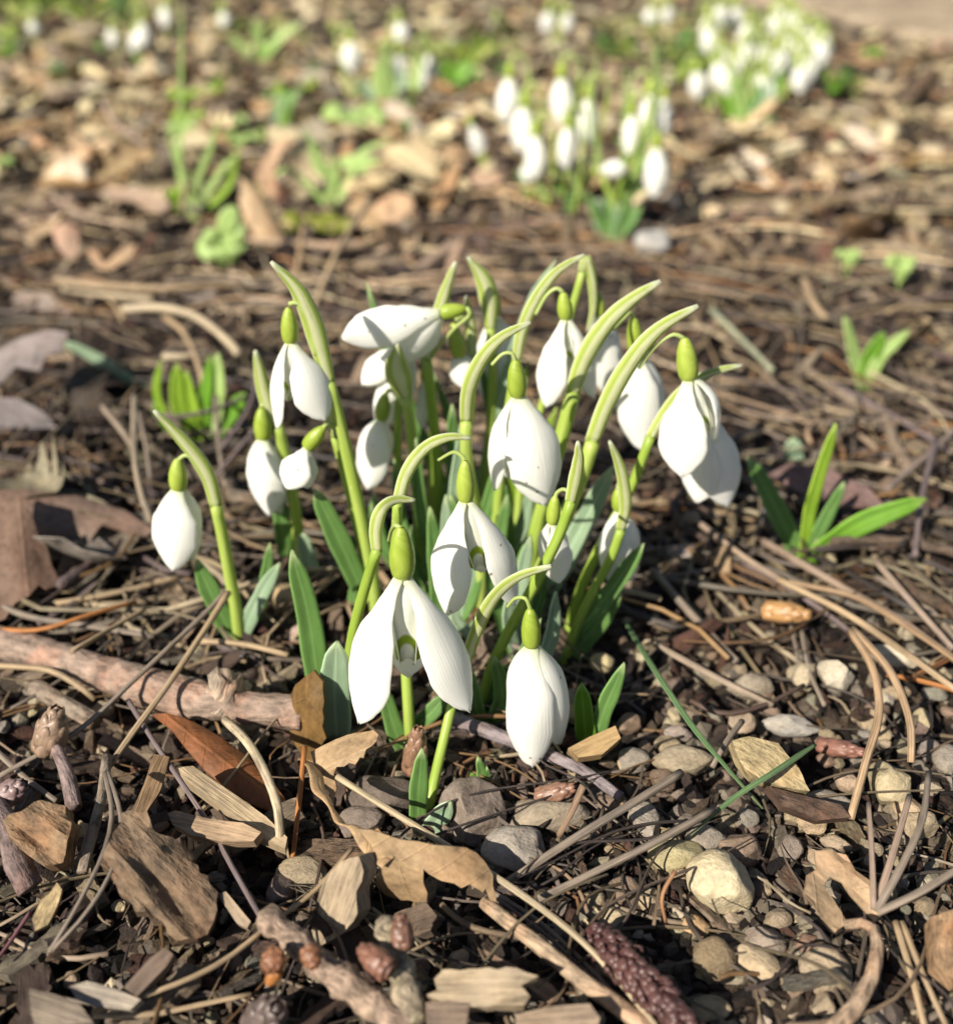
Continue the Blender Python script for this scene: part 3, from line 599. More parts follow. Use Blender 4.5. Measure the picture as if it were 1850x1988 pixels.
# ------------------------------------------------------------------ litter helpers
def slab(mb, out, thick, zf, step, fr, c=None, jit=.0, tzf=None):
    """solid sheet from a 2D outline (metres): fr = (origin, e1, e2, normal); grain runs along e1"""
    o, e1, e2, nn = fr
    P = []
    for i, a in enumerate(out):
        b = out[(i + 1) % len(out)]; L = math.hypot(b[0] - a[0], b[1] - a[1]); k = max(1, int(L / step))
        for j in range(k):
            t = j / k; q = [a[0] + (b[0] - a[0]) * t, a[1] + (b[1] - a[1]) * t]
            if jit: q[0] += random.uniform(-jit, jit); q[1] += random.uniform(-jit, jit)
            P.append(q)
    nb = len(P)
    def inside(x, y):
        r = False
        for i in range(nb):
            (x1, y1), (x2, y2) = P[i], P[i - 1]
            if (y1 > y) != (y2 > y) and x < (x2 - x1) * (y - y1) / (y2 - y1) + x1: r = not r
        return r
    x0, x1 = min(p[0] for p in P), max(p[0] for p in P); y0, y1 = min(p[1] for p in P), max(p[1] for p in P)
    y = y0 + step / 2; row = 0
    while y < y1:
        x = x0 + (step / 2 if row % 2 else 0)
        while x < x1:
            if inside(x, y) and min((x - p[0]) ** 2 + (y - p[1]) ** 2 for p in P) > (step * .45) ** 2: P.append([x, y])
            x += step
        y += step * .87; row += 1
    V, E, F, *_ = geometry.delaunay_2d_cdt([Vector((p[0] * 1000, p[1] * 1000)) for p in P], [(i, (i + 1) % nb) for i in range(nb)], [], 1, 1e-6)
    V = [(v.x / 1000, v.y / 1000) for v in V]; n = len(V)
    top, bot = [], []
    for x, y in V:
        z = zf(x, y); th = thick * (tzf(x, y) if tzf else 1)
        b = o + e1 * x + e2 * y; top.append(b + nn * (z + th)); bot.append(b + nn * z)
    fs, ed = [], {}
    for f in F:
        a = sum(V[f[i]][0] * V[f[(i + 1) % 3]][1] - V[f[(i + 1) % 3]][0] * V[f[i]][1] for i in range(3))
        f = tuple(f) if a > 0 else tuple(f)[::-1]
        fs.append(f); fs.append(tuple(n + i for i in f[::-1]))
        for i in range(3): ed[(f[i], f[(i + 1) % 3])] = 1
    vs = top + bot; uv = [(y, x) for x, y in V] * 2
    for (a, b) in list(ed):
        if (b, a) not in ed:
            k = len(vs); vs += [top[a], top[b], bot[b], bot[a]]
            uv += [(V[a][1], V[a][0]), (V[b][1], V[b][0]), (V[b][1] + thick, V[b][0]), (V[a][1] + thick, V[a][0])]
            fs.append((k, k + 3, k + 2, k + 1))
    mb.add(vs, fs, uv, c)
def traced(name, label, cat, px, p0, nrm, thick, mat, color, curl=0.0, rough=.0005, rs=260, step=None, grain=None, jit=0, group=None, sharp=38, parts=None, cyl=0.0, ridge=0):
    nrm = Vector(nrm).normalized(); W3 = [PL(x, y, p0, nrm) for x, y in px]
    c = sum(W3, Vector()) / len(W3)
    if grain is None:
        A = np.array([list(p - c) for p in W3]); e1 = Vector(np.linalg.svd(A, full_matrices=False)[2][0])
    else: e1 = PL(*grain[1], p0, nrm) - PL(*grain[0], p0, nrm)
    e1 = (e1 - nrm * e1.dot(nrm)).normalized(); e2 = nrm.cross(e1)
    out = [((p - c).dot(e1), (p - c).dot(e2)) for p in W3]
    if sum(out[i][0] * out[(i + 1) % len(out)][1] - out[(i + 1) % len(out)][0] * out[i][1] for i in range(len(out))) < 0: out = out[::-1]
    rad = max(math.hypot(*p) for p in out); wid = max(abs(p[1]) for p in out); ph = Vector((random.uniform(0, 50),) * 3)
    zf = lambda x, y: rough * noise.noise(Vector((x * rs * .35, y * rs, 0)) + ph) + curl * (x * x + y * y) / rad ** 2 + cyl * (y / wid) ** 2 + (ridge * abs(noise.noise(Vector((x * rs * .1, y * rs * 2.2, 3)) + ph)) if ridge else 0)
    mb = MB(); slab(mb, out, thick, zf, step or max(.0012, rad / 16), (c, e1, e2, nrm), jit=jit)
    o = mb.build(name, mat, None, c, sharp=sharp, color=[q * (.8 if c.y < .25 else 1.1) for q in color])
    return tag(o, label, cat, group)
DIM = .82
def strand(name, label, cat, pts, w, color, mat=None, group=None, lump=0.0, taper=(1, 1), seg=8, n=None, ls=500, flat=1.0, z=.004):
    P3 = [G(q[0], q[1], (q[2] if len(q) > 2 else z)) for q in pts]
    n = n or max(10, int(sum((P3[i + 1] - P3[i]).length for i in range(len(P3) - 1)) / .0022)); n = min(n, 90)
    C = cr(P3, n); r = w / 2 * mpp(P3[len(P3) // 2])
    mb = MB(); tube(mb, C, [r * (taper[0] + (taper[1] - taper[0]) * i / (n - 1)) for i in range(n)], seg, None, flat, lump, ls, endround=False)
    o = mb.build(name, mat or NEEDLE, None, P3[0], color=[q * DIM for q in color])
    return tag(o, label, cat, group)
TAN, GREY, ORG, PUR, PALE, DKB = (.40, .29, .175), (.25, .20, .155), (.42, .17, .05), (.19, .145, .14), (.52, .42, .28), (.10, .065, .05)

# ------------------------------------------------------------------ traced pieces of the foreground litter
NG = 'pine needles of the litter'
def needle(label, pts, w, col, z=.004, taper=(1, .8)): return strand('pine_needle', label, 'pine needle', pts, w * .76, col, NEEDLE, NG, .07, taper, 8, z=z, ls=260)
needle('outer of two long straws leaning on the foot of the lone left snowdrop', [(438, 1148, .016), (400, 1190, .014), (270, 1312, .011), (150, 1420, .008), (-10, 1512, .005)], 15, GREY)
needle('inner of two long straws leaning on the foot of the lone left snowdrop', [(444, 1150, .016), (400, 1220, .014), (330, 1325, .012), (260, 1420, .009), (208, 1495, .006)], 19, TAN)
strand('twig', 'short forked grey stalk continuing the inner long straw', 'twig', [(208, 1470, .008), (200, 1540, .008), (182, 1610, .008), (160, 1695, .006)], 22, GREY, BARK, 'twigs of the litter', .1)
needle('grey double needle hanging over the large bark chip, outer strand', [(205, 1500, .014), (218, 1580, .014), (200, 1660, .013), (150, 1760, .011), (96, 1850, .008)], 14, GREY)
needle('grey double needle hanging over the large bark chip, inner strand', [(210, 1500, .014), (236, 1590, .014), (222, 1680, .013), (170, 1770, .011), (100, 1848, .008)], 13, GREY)
needle('purple brown stalk crossing from the leaf edge toward the budded twig', [(250, 1360), (300, 1440), (400, 1590), (455, 1690), (512, 1790)], 16, PUR, .008)
strand('twig', 'pale bent straw with a knobbly foot lying on the glossy brown leaf', 'twig', [(438, 1398, .008), (480, 1440, .013), (515, 1500, .014), (540, 1570, .012), (545, 1645, .005)], 19, PALE, WOOD, 'twigs of the litter', .06)
needle('bright orange needle standing upright beside the rust leaf', [(592, 1450, .012), (585, 1520, .010), (576, 1600, .007), (568, 1675, .003)], 16, ORG)
needle('dark crooked needle right of the bright orange one', [(605, 1560), (628, 1620), (620, 1690), (600, 1770)], 10, DKB)
needle('tan needle slanting down from the oak leaf to the budded twig', [(686, 1645, .011), (610, 1730, .010), (530, 1790, .010), (505, 1800, .009)], 14, TAN)
needle('long tan needle running from under the budded twig along the lower edge', [(520, 1800, .009), (430, 1868, .008), (330, 1915, .008), (180, 1965, .006)], 15, TAN)
needle('lower tan needle joined to the long one at the lower edge', [(182, 1972), (300, 1968), (400, 1948), (488, 1930)], 15, TAN)
needle('long pale straw passing under the oak leaf across the front', [(655, 1508, .010), (760, 1575, .010), (880, 1650, .009), (1000, 1728, .009), (1110, 1810, .008), (1190, 1890, .007), (1272, 1992, .006)], 19, (.45, .36, .23))
needle('dark striped straw beneath the long pale straw, upper strand', [(950, 1728), (1050, 1792), (1150, 1885), (1230, 1975)], 13, GREY)
needle('dark striped straw beneath the long pale straw, lower strand', [(965, 1745), (1060, 1815), (1160, 1910), (1225, 1985)], 11, PUR)
strand('twig', 'thick tan twig with a side stub running off the lower edge', 'twig', [(940, 1752, .006), (1000, 1800, .007), (1065, 1850, .007), (1130, 1905, .007), (1190, 1945, .006), (1275, 2010, .005)], 36, (.42, .31, .21), BARK, 'twigs of the litter', .10, (.8, 1.0), 12)
needle('upper of two thick grey straws slanting among the stones', [(1322, 1500, .010), (1240, 1552, .010), (1130, 1618, .009), (985, 1712, .005)], 24, GREY)
needle('lower of two thick grey straws slanting among the stones', [(1385, 1572, .010), (1290, 1625, .010), (1180, 1680, .008), (1045, 1745, .005)], 21, GREY)
needle('thin grey needle lying between the two thick grey straws', [(1120, 1630), (1150, 1625), (1200, 1632)], 10, GREY)
needle('short brown needle standing against the flat grey stone', [(1132, 1525, .014), (1110, 1575, .010), (1085, 1622, .006)], 20, (.30, .2, .13))
strand('twig', 'bluish grey twig emerging from behind the lowest flower', 'twig', [(880, 1395), (960, 1425), (1050, 1460), (1130, 1495), (1205, 1548)], 28, (.25, .21, .22), BARK, 'twigs of the litter', .08, (1.1, .7), 10)
GBL = leaf_mat('grass_green', (.10, .19, .07), (.17, .27, .12), (.25, .3, .15))
def grass(label, pts, w):
    P3 = [G(*q) for q in pts]; mb = MB(); C = cr(P3, 30)
    blade(mb, C, [w * mpp(P3[1]) * tab([(0, .6), (.2, 1), (.7, .9), (1, .3)], i / 29) for i in range(30)], Vector((0, -.6, 1)), .1, .0004, 4)
    tag(mb.build('grass_blade', GBL, None, P3[0]), label, 'grass blade', 'grass blades')
grass('green grass blade slanting down right of the clump', [(1212, 1205, .004), (1260, 1285, .012), (1340, 1405, .013), (1410, 1490, .010), (1480, 1570, .006)], 12)
grass('shorter green grass blade pointing at the tan green stone', [(1582, 1446, .010), (1500, 1500, .012), (1420, 1552, .010), (1340, 1622, .006)], 11)
for pts, w, c, lab in [
    ([(1268, 1108), (1340, 1190), (1430, 1285)], 22, GREY, 'grey needle with a pale joint right of the crossed bud'),
    ([(1350, 1010, .008), (1450, 1085, .008), (1540, 1140, .006)], 18, (.33, .24, .17), 'brown needle slanting below the four bladed shoot'),
    ([(1480, 1050, .006), (1600, 1120, .006), (1740, 1200, .006), (1860, 1285, .006)], 22, (.30, .22, .16), 'upper thick needle of the slanting bundle at the edge'),
    ([(1510, 1125, .008), (1640, 1190, .008), (1760, 1270, .008), (1870, 1350, .007)], 20, TAN, 'lit middle needle of the slanting bundle at the edge'),
    ([(1530, 1130, .007), (1660, 1160, .007), (1780, 1230, .007), (1880, 1300, .007)], 18, (.33, .22, .13), 'reddish needle in the slanting bundle at the edge'),
    ([(1440, 1090), (1560, 1160), (1680, 1250)], 16, PUR, 'dull needle under the slanting bundle'),
    ([(1700, 1090, .012), (1770, 1170, .01), (1850, 1260, .008)], 18, (.32, .24, .18), 'needle crossing over the slanting bundle'),
    ([(1650, 1225, .013), (1690, 1290, .014), (1706, 1380, .013), (1680, 1480, .010), (1650, 1590, .006)], 24, (.44, .30, .18), 'lit curved straw standing up among the stones, outer one'),
    ([(1655, 1222, .013), (1725, 1300, .015), (1765, 1400, .014), (1768, 1480, .010)], 24, (.44, .30, .18), 'lit curved straw standing up among the stones, inner one'),
    ([(1270, 1250), (1380, 1310), (1500, 1370)], 18, (.3, .23, .17), 'tan needle lying flat beyond the green grass blade'),
    ([(1440, 1400, .008), (1410, 1440, .008), (1382, 1490, .006)], 17, GREY, 'pale forked needle above the yellowish stone'),
    ([(1340, 1360), (1400, 1385), (1480, 1370), (1560, 1330)], 14, DKB, 'dark bowed stalk curving below the white stone'),
    ([(1555, 1220), (1570, 1300), (1600, 1370)], 14, GREY, 'grey needle standing between two pale stones, inner strand'),
    ([(1535, 1215), (1545, 1260), (1550, 1290)], 12, GREY, 'grey needle standing between two pale stones, outer strand'),
    ([(1700, 1120), (1800, 1180), (1870, 1260)], 16, GREY, 'grey upper needle near the edge bundle'),
    ([(1815, 860, .012), (1790, 960, .012), (1775, 1080, .008)], 18, PUR, 'dark stalk standing right of the four bladed shoot'),
    ([(1860, 1270), (1800, 1300), (1760, 1320)], 14, ORG, 'orange needle end at the edge below the bundle'),
    ([(1870, 1345), (1780, 1320), (1720, 1310)], 14, ORG, 'second orange needle end at the edge below the bundle'),
    ([(1702, 1772, .010), (1780, 1735, .013), (1870, 1680, .015)], 22, GREY, 'thick grey needle fanning out from the chewed leaf to the edge'),
    ([(1700, 1770, .010), (1750, 1680, .014), (1790, 1590, .016), (1802, 1500, .016)], 20, GREY, 'tall grey needle fanning up from the chewed leaf'),
    ([(1695, 1765, .010), (1692, 1660, .013), (1685, 1560, .014)], 16, (.3, .22, .17), 'dark needle fanning straight up from the chewed leaf'),
    ([(1700, 1760, .009), (1735, 1650, .012), (1765, 1545, .012)], 20, (.36, .26, .2), 'pinkish needle fanning up beside the tall grey one'),
    ([(1738, 1790, .008), (1765, 1880, .007), (1795, 1995, .005)], 20, TAN, 'outer tan needle running down below the chewed leaf'),
    ([(1750, 1790, .008), (1790, 1890, .007), (1835, 1990, .005)], 17, TAN, 'inner tan needle running down below the chewed leaf'),
    ([(1790, 1985), (1830, 1960), (1870, 1925)], 18, GREY, 'grey needle cutting the lower corner'),
    ([(1310, 1690, .012), (1285, 1740, .010), (1292, 1790, .006)], 12, (.35, .18, .09), 'reddish husk strand above the small orange stone'),
    ([(-10, 1222, .006), (80, 1222, .008), (170, 1195, .009), (265, 1168, .007)], 14, ORG, 'orange brown needle above the thick broken stick'),
    ([(-10, 1170, .005), (60, 1198, .006), (150, 1212, .006), (300, 1235, .005)], 18, GREY, 'grey straw along the top of the thick broken stick'),
    ([(140, 1265, .012), (220, 1218, .010), (285, 1180, .008)], 14, TAN, 'tan needle lying over the thick broken stick'),
    ([(75, 1212), (130, 1180), (190, 1130)], 14, PUR, 'dark needle near the large brown leaf'),
    ([(110, 1172), (230, 1150), (350, 1120)], 16, TAN, 'tan straw between the large brown leaf and the lone snowdrop'),
    ([(120, 1092), (220, 1075), (290, 1062)], 18, (.26, .21, .15), 'wide straw above the tan one near the large brown leaf'),
    ([(-10, 1292, .005), (90, 1300, .007), (150, 1330, .006), (185, 1358, .004)], 18, TAN, 'arched straw just below the thick broken stick'),
    ([(-10, 1455), (50, 1510), (110, 1555)], 16, GREY, 'grey straw crossing the end of the outer long straw'),
    ([(60, 1770), (20, 1830), (-10, 1870)], 12, (.22, .10, .11), 'thin wine red stalk at the lower corner'),
    ([(390, 1245, .010), (470, 1250, .010), (560, 1272, .010)], 18, TAN, 'broad tan straw end below the foot of the lone left snowdrop'),
    ([(262, 770, .018), (262, 880, .017), (275, 960, .014), (300, 1020, .008)], 18, (.34, .27, .19), 'tall bowed straw left of the lone snowdrop'),
    ([(270, 800, .014), (285, 870, .012), (292, 930, .008)], 12, GREY, 'short straw inside the tall bowed one left of the lone snowdrop'),
    ([(200, 790, .012), (240, 840, .012), (265, 880, .010)], 16, (.33, .26, .19), 'straw joining the tall bowed one from above'),
    ([(420, 770, .014), (425, 860, .012), (440, 950, .008)], 15, GREY, 'thin upright straw between two left snowdrops'),
    ([(405, 945, .009), (440, 900, .012), (500, 828, .016)], 12, PUR, 'dark needle rising to the closed left snowdrop'),
    ([(500, 740, .018), (480, 800, .016), (430, 870, .012)], 12, PUR, 'dark needle bent over the bright leaf tuft'),
    ([(300, 815, .014), (400, 800, .014), (480, 770, .014)], 13, PUR, 'level dark needle across the bright leaf tuft'),
    ([(110, 545, .012), (200, 555, .012), (330, 560, .012), (470, 552, .010)], 22, TAN, 'long level straw in the lit band at the left'),
    ([(125, 560, .008), (230, 575, .008), (300, 580, .008)], 20, PALE, 'paler straw under the long level one at the left'),
    ([(240, 600, .016), (320, 598, .018), (390, 620, .017), (450, 670, .012), (462, 690, .010)], 24, PALE, 'thick pale curved straw above the bright leaf tuft'),
    ([(315, 610, .014), (360, 650, .014), (390, 720, .012), (395, 760, .009)], 18, TAN, 'curved straw crossing down into the bright leaf tuft'),
    ([(318, 692, .013), (360, 692, .013), (410, 684, .012)], 20, PALE, 'short level pale straw above the bright leaf tuft'),
    ([(590, 440, .02), (583, 490, .016), (572, 548, .006)], 18, (.38, .26, .15), 'thinner of two upright straws behind the tall left snowdrop'),
    ([(720, 385, .03), (665, 470, .022), (632, 540, .014), (605, 610, .004)], 18, (.42, .31, .19), 'long leaning straw behind the tall left snowdrop'),
    ([(365, 318, .02), (360, 370, .014), (352, 420, .006)], 14, TAN, 'upright straw left of the lobed green leaf'),
    ([(200, 190, .04), (225, 240, .03), (290, 285, .02)], 15, (.36, .27, .2), 'curved twiglet in the far left litter'),
    ([(1375, 455), (1400, 490)], 24, TAN, 'stubby straw in the shade behind the clump'),
    ([(1560, 545, .012), (1580, 590, .010), (1605, 620, .008)], 22, TAN, 'straw fragment left of the pale three bladed shoot'),
    ([(1380, 600, .010), (1430, 650, .009), (1500, 720, .008)], 16, (.35, .36, .24), 'greenish straw behind the high fat ovary'),
    ([(1600, 740), (1720, 800), (1850, 880)], 16, PUR, 'long dull needle below the pale three bladed shoot'),
    ([(1720, 950, .008), (1780, 900, .008), (1860, 830, .008)], 18, (.3, .23, .19), 'grey brown straw rising to the edge right of the four bladed shoot')]:
    needle(lab, pts, w, c)

# the thick broken stick
def thick_stick():
    root = empty('broken_stick', G(330, 1380)); tag(root, 'thick broken stick with flaking pinkish bark lying left of the largest snowdrop', 'stick')
    P3 = [G(x, y, z) for x, y, z in [(-60, 1238, .004), (60, 1262, .004), (180, 1300, .005), (300, 1338, .006), (400, 1362, .007), (430, 1362, .008), (470, 1372, .007), (540, 1380, .007), (592, 1384, .007)]]
    C = cr(P3, 90); W_ = [62, 62, 62, 66, 70, 84, 74, 62, 74]
    mb = MB(); tube(mb, C, [tab([(k / 8, W_[k] / 2) for k in range(9)], i / 89) * mpp(C[i]) for i in range(90)], 22, None, 1, .16, 420, endround=False)
    mb.build('bark', STICKB, root, color=(.25, .185, .145))
    mb = MB(); tube(mb, cr([G(445, 1352, .008), G(432, 1330, .011), G(424, 1318, .0125), G(414, 1314, .013)], 14), [.0042 - .0026 * i / 13 for i in range(14)], 18, None, 1, .55, 650)
    mb.build('knot', STICKB, root, color=(.36, .29, .22))
    d = (C[-1] - C[-2]).normalized(); mb = MB(); lathe(mb, C[-1] - d * .0006, C[-1] + d * .0004, [(0, .0030), (1, .0026)], 14); mb.build('cut_end', WOOD, root, color=(.36, .24, .16))
STICKB = litter_mat('flaking_bark', streak=(700, 230), lo=.3, hi=1.65, bmp=.0012, mott=330, dark=.55, rough=.7, hue=(1.3, .86, .70))
thick_stick()
# budded oak twig
def bud(mb, A, B, r, c=None):
    d = (B - A); L = d.length; lathe(mb, A, B, [(0, r * .5), (.08, r * .8), (.3, r), (.5, r * .97), (.7, r * .78), (.87, r * .45), (.97, r * .16), (1, r * .03)], 14)
    t = d.normalized(); a = t.orthogonal().normalized(); b = t.cross(a)
    for ring in range(5):
        for k in range(5):
            w = 2 * math.pi * (k + .5 * (ring % 2)) / 5; s = .05 + ring * .17
            rr = r * (1, 1.02, .98, .80, .52)[ring]; o_ = (a * math.cos(w) + b * math.sin(w))
            p0 = A + d * s + o_ * rr * .94; p1 = A + d * min(.98, s + .18) + o_ * rr * .99; p2 = A + d * min(1.0, s + .30) + o_ * rr * (.72 if ring > 2 else .86)
            blade(mb, cr([p0, p1, p2], 5), [r * q for q in (1.1, 1.2, 1.0, .7, .2)], o_, -.28, r * .05, 4, metric=True)
BUDM = litter_mat('bud_scale', streak=(2500, 500), lo=.5, hi=1.5, bmp=.0002, rough=.38, spec=.5, dark=.5)
LICH = litter_mat('lichen_bark', streak=(1500, 500), lo=.15, hi=2.3, bmp=.0009, mott=520, dark=.6, hue=(.95, 1.05, .85))
def oak_twig():
    root = empty('budded_twig', G(740, 1990)); tag(root, 'knobbly forked oak twig with shiny brown buds at the lower edge', 'twig', 'twigs of the litter')
    P3 = [G(x, y, z) for x, y, z in [(512, 1778, .012), (560, 1815, .011), (610, 1860, .010), (660, 1900, .010), (720, 1945, .009), (790, 2000, .008)]]
    C = cr(P3, 44); mb = MB(); tube(mb, C, [(23 + 9 * i / 43 + 4 * math.sin(i * .8)) * mpp(C[i]) for i in range(44)], 16, None, 1, .34, 900)
    mb.build('stem', LICH, root, color=(.25, .18, .135))
    P3 = [G(x, y, z) for x, y, z in [(800, 1985, .008), (790, 1930, .010), (775, 1870, .011), (755, 1820, .013), (745, 1785, .014)]]
    C = cr(P3, 34); mb = MB(); tube(mb, C, [(32 - 12 * i / 33 + 3 * math.sin(i * .9)) * mpp(C[i]) for i in range(34)], 14, None, 1, .34, 900)
    mb.build('branch', LICH, root, color=(.26, .21, .15))
    for (a, b, w, col) in [(((782, 1845, .013), (778, 1772, .016)), None, 23, (.15, .075, .05)), (((760, 1888, .014), (698, 1838, .0145)), None, 27, (.16, .075, .05)),
                           (((545, 1850, .013), (512, 1885, .013)), None, 24, (.24, .105, .05)), (((600, 1840, .015), (612, 1880, .0145)), None, 21, (.22, .095, .045)), (((540, 1880, .012), (520, 1912, .010)), None, 15, (.34, .14, .04))]:
        A, B = G(*a[0]), G(*a[1]); mb = MB(); bud(mb, A, B, w * mpp(A)); mb.build('bud', BUDM, root, color=col)
oak_twig()
# dark scaly catkin
def catkin():
    root = empty('catkin', G(1240, 1890)); tag(root, 'dark reddish scaly pine catkin lying among the stones', 'catkin')
    P3 = [G(x, y, z) for x, y, z in [(1150, 1810, .006), (1200, 1855, .008), (1255, 1910, .008), (1300, 1960, .008), (1350, 2020, .007)]]
    C = cr(P3, 60); mb = MB(); tube(mb, C, [(20 + 7 * math.sin(math.pi * min(1, i / 45))) * mpp(C[i]) for i in range(60)], 12)
    mb.build('core', BUDM, root, color=(.07, .03, .028))
    mb = MB()
    for i in range(1, 58, 2):
        t = (C[i + 1] - C[i - 1]).normalized(); a = t.cross(Vector((0, 0, 1))).normalized(); b = a.cross(t)
        for k in range(9):
            w = 2 * math.pi * (k + .5 * ((i // 2) % 2)) / 9 + random.uniform(-.28, .28); o_ = a * math.cos(w) + b * math.sin(w)
            if random.random() < .12: continue
            r = (20 + 7 * math.sin(math.pi * min(1, i / 45))) * mpp(C[i]); p = C[i] + o_ * r * .92
            if i % 1 == 0: q = random.uniform(.6, 1.3); e = random.uniform(.3, 1.6); blade(mb, [p, p + t * .0006 * q + o_ * .0005 * e, p + t * .0014 * q + o_ * .0008 * e, p + t * .0020 * q + o_ * .0005 * e], [.0012 * q, .0016 * q, .0014 * q, .0004], o_, -.2, .0003, 2, metric=True)
    s = mb.build('scales', BUDM, root, color=(.085, .04, .036)); s['kind'] = 'stuff'
catkin()
# leaves near the front
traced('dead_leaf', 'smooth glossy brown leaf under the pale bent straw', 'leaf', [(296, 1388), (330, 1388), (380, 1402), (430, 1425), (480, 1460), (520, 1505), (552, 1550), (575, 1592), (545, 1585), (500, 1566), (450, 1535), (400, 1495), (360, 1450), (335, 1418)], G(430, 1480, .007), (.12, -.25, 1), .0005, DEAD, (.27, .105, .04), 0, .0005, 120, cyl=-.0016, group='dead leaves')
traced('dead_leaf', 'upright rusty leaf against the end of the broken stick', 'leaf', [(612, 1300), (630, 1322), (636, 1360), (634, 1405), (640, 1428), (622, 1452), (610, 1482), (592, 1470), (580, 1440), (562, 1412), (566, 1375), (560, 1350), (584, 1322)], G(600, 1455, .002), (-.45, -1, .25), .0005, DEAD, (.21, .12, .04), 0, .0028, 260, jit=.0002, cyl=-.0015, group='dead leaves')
def oak_leaf():
    root = empty('oak_leaf', G(780, 1760)); tag(root, 'curled tan oak leaf with a hanging lobe lying in front of the stems', 'leaf', 'dead leaves')
    c = (.44, .30, .165)
    def sh(pts, ws, nrm, name, cup=.12, th=.0005):
        P = cr([G(*q) for q in pts], 34); mb = MB()
        blade(mb, P, [tab([(k / (len(ws) - 1), w) for k, w in enumerate(ws)], i / 33) * mpp(P[i]) for i in range(34)], Vector(nrm), cup, th, 12, metric=True, wob=.0011, wobs=260)
        return mb.build(name, DEAD, root, color=c)
    q6 = lambda P: [((500 + .4 * x) * .994, (1500 + .4 * y) * .994) for x, y in P]
    q3 = lambda P: [((520 + .4324 * x) * .994, (900 + .4323 * y) * .994) for x, y in P]
    def sl_(px, p0, nrm, name, col, **k):
        o = traced(name, None, None, px, p0, nrm, .00045, DEAD, col, **k); o.parent = root; o.location = o.location - root.location
    sl_(q3([(195, 1318), (245, 1288), (300, 1262), (360, 1238), (425, 1224), (478, 1218), (508, 1240), (504, 1272), (478, 1292), (460, 1298), (452, 1325), (440, 1345), (425, 1342), (405, 1368), (382, 1360), (355, 1388), (330, 1385), (310, 1422), (303, 1480), (284, 1532), (268, 1500), (240, 1430), (215, 1370)]), G(690, 1460, .012), (-.25, -.85, .75), 'upper_lobe', c, rough=.0012, rs=260, cyl=-.0022, grain=(((598, 1490)), (740, 1425)), jit=.0002)
    sh([(606, 1480, .010), (622, 1528, .011), (652, 1578, .012), (700, 1622, .0135), (760, 1668, .0135)], [44, 30, 22, 30, 46], (.75, -.5, .45), 'folded_midrib', -.16, .0003)
    sl_(q6([(505, 300), (560, 298), (640, 318), (720, 345), (800, 358), (870, 372), (950, 380), (1030, 402), (1085, 432), (1120, 470), (1150, 530), (1160, 580), (1172, 648), (1140, 640), (1120, 585), (1098, 600), (1080, 575), (1040, 568), (1000, 575), (960, 560), (900, 545), (850, 525), (822, 482), (826, 560), (836, 620), (826, 672), (790, 690), (745, 682), (700, 695), (660, 680), (610, 655), (584, 612), (582, 560), (600, 510), (598, 460), (575, 420), (555, 375)]), G(790, 1690, .0115), (.05, -.85, .6), 'blade', c, rough=.0022, rs=210, cyl=-.0045, grain=((690, 1612), (950, 1720)), jit=.00025, step=.0013, ridge=.0012)
oak_leaf()
LF = 'dead leaves'
traced('dead_leaf', 'large brown oak leaf at the left edge beside the straws', 'leaf', [(-40, 940), (10, 955), (45, 968), (62, 1000), (74, 1038), (92, 1060), (100, 1092), (120, 1130), (92, 1142), (75, 1138), (58, 1160), (30, 1172), (10, 1200), (-40, 1210)], G(30, 1100, .010), (.35, -.45, 1), .0006, DEAD, (.22, .14, .10), 0, .0014, 150, cyl=-.002, group=LF)
traced('dead_leaf', 'long folded brown leaf behind the large one at the left edge', 'leaf', [(-30, 960), (60, 945), (150, 955), (240, 985), (300, 1030), (280, 1045), (200, 1020), (170, 1060), (120, 1075), (70, 1030), (30, 985)], G(140, 1030, .008), (.1, -.5, 1), .0006, DEAD, (.25, .17, .13), 0, .0016, 140, cyl=-.0035, group=LF)
traced('dead_leaf', 'lavender grey dead leaf at the left edge under the yellow tipped blade', 'leaf', [(-30, 690), (30, 655), (90, 640), (135, 650), (120, 680), (90, 690), (75, 715), (30, 712), (0, 740), (-30, 740)], G(40, 730, .014), (.1, -.7, 1), .0006, DEAD, (.25, .21, .20), 0, .0018, 140, cyl=-.002, group=LF)
traced('dead_leaf', 'grey leaf at the left edge above the long folded one', 'leaf', [(-30, 770), (40, 780), (90, 805), (110, 830), (60, 835), (0, 830), (-30, 825)], G(40, 830, .010), (.1, -.6, 1), .0006, DEAD, (.22, .19, .19), 0, .0018, 140, group=LF)
traced('dead_leaf', 'rounded tan leaf catching light behind the tall left snowdrop', 'leaf', [(722, 405), (740, 385), (770, 376), (795, 380), (805, 398), (795, 418), (765, 432), (735, 430)], G(760, 432, .010), (.1, -.9, 1), .0008, DEAD, (.46, .31, .19), 0, .002, 90, group=LF)
traced('dead_leaf', 'big tan curled leaf standing behind the lobed green leaf', 'leaf', [(470, 350), (500, 365), (520, 395), (545, 430), (548, 465), (530, 490), (505, 470), (480, 430), (465, 390)], G(510, 480, .004), (.4, -1, .6), .0008, DEAD, (.45, .32, .19), 0, .003, 100, cyl=-.004, group=LF)
traced('dead_leaf', 'tan tongue shaped leaf arching above the curled leaf', 'leaf', [(495, 345), (510, 310), (535, 278), (565, 268), (568, 282), (545, 300), (532, 335), (540, 380), (520, 390), (505, 370)], G(520, 385, .008), (.3, -1, .5), .0008, DEAD, (.44, .29, .18), 0, .002, 100, group=LF)
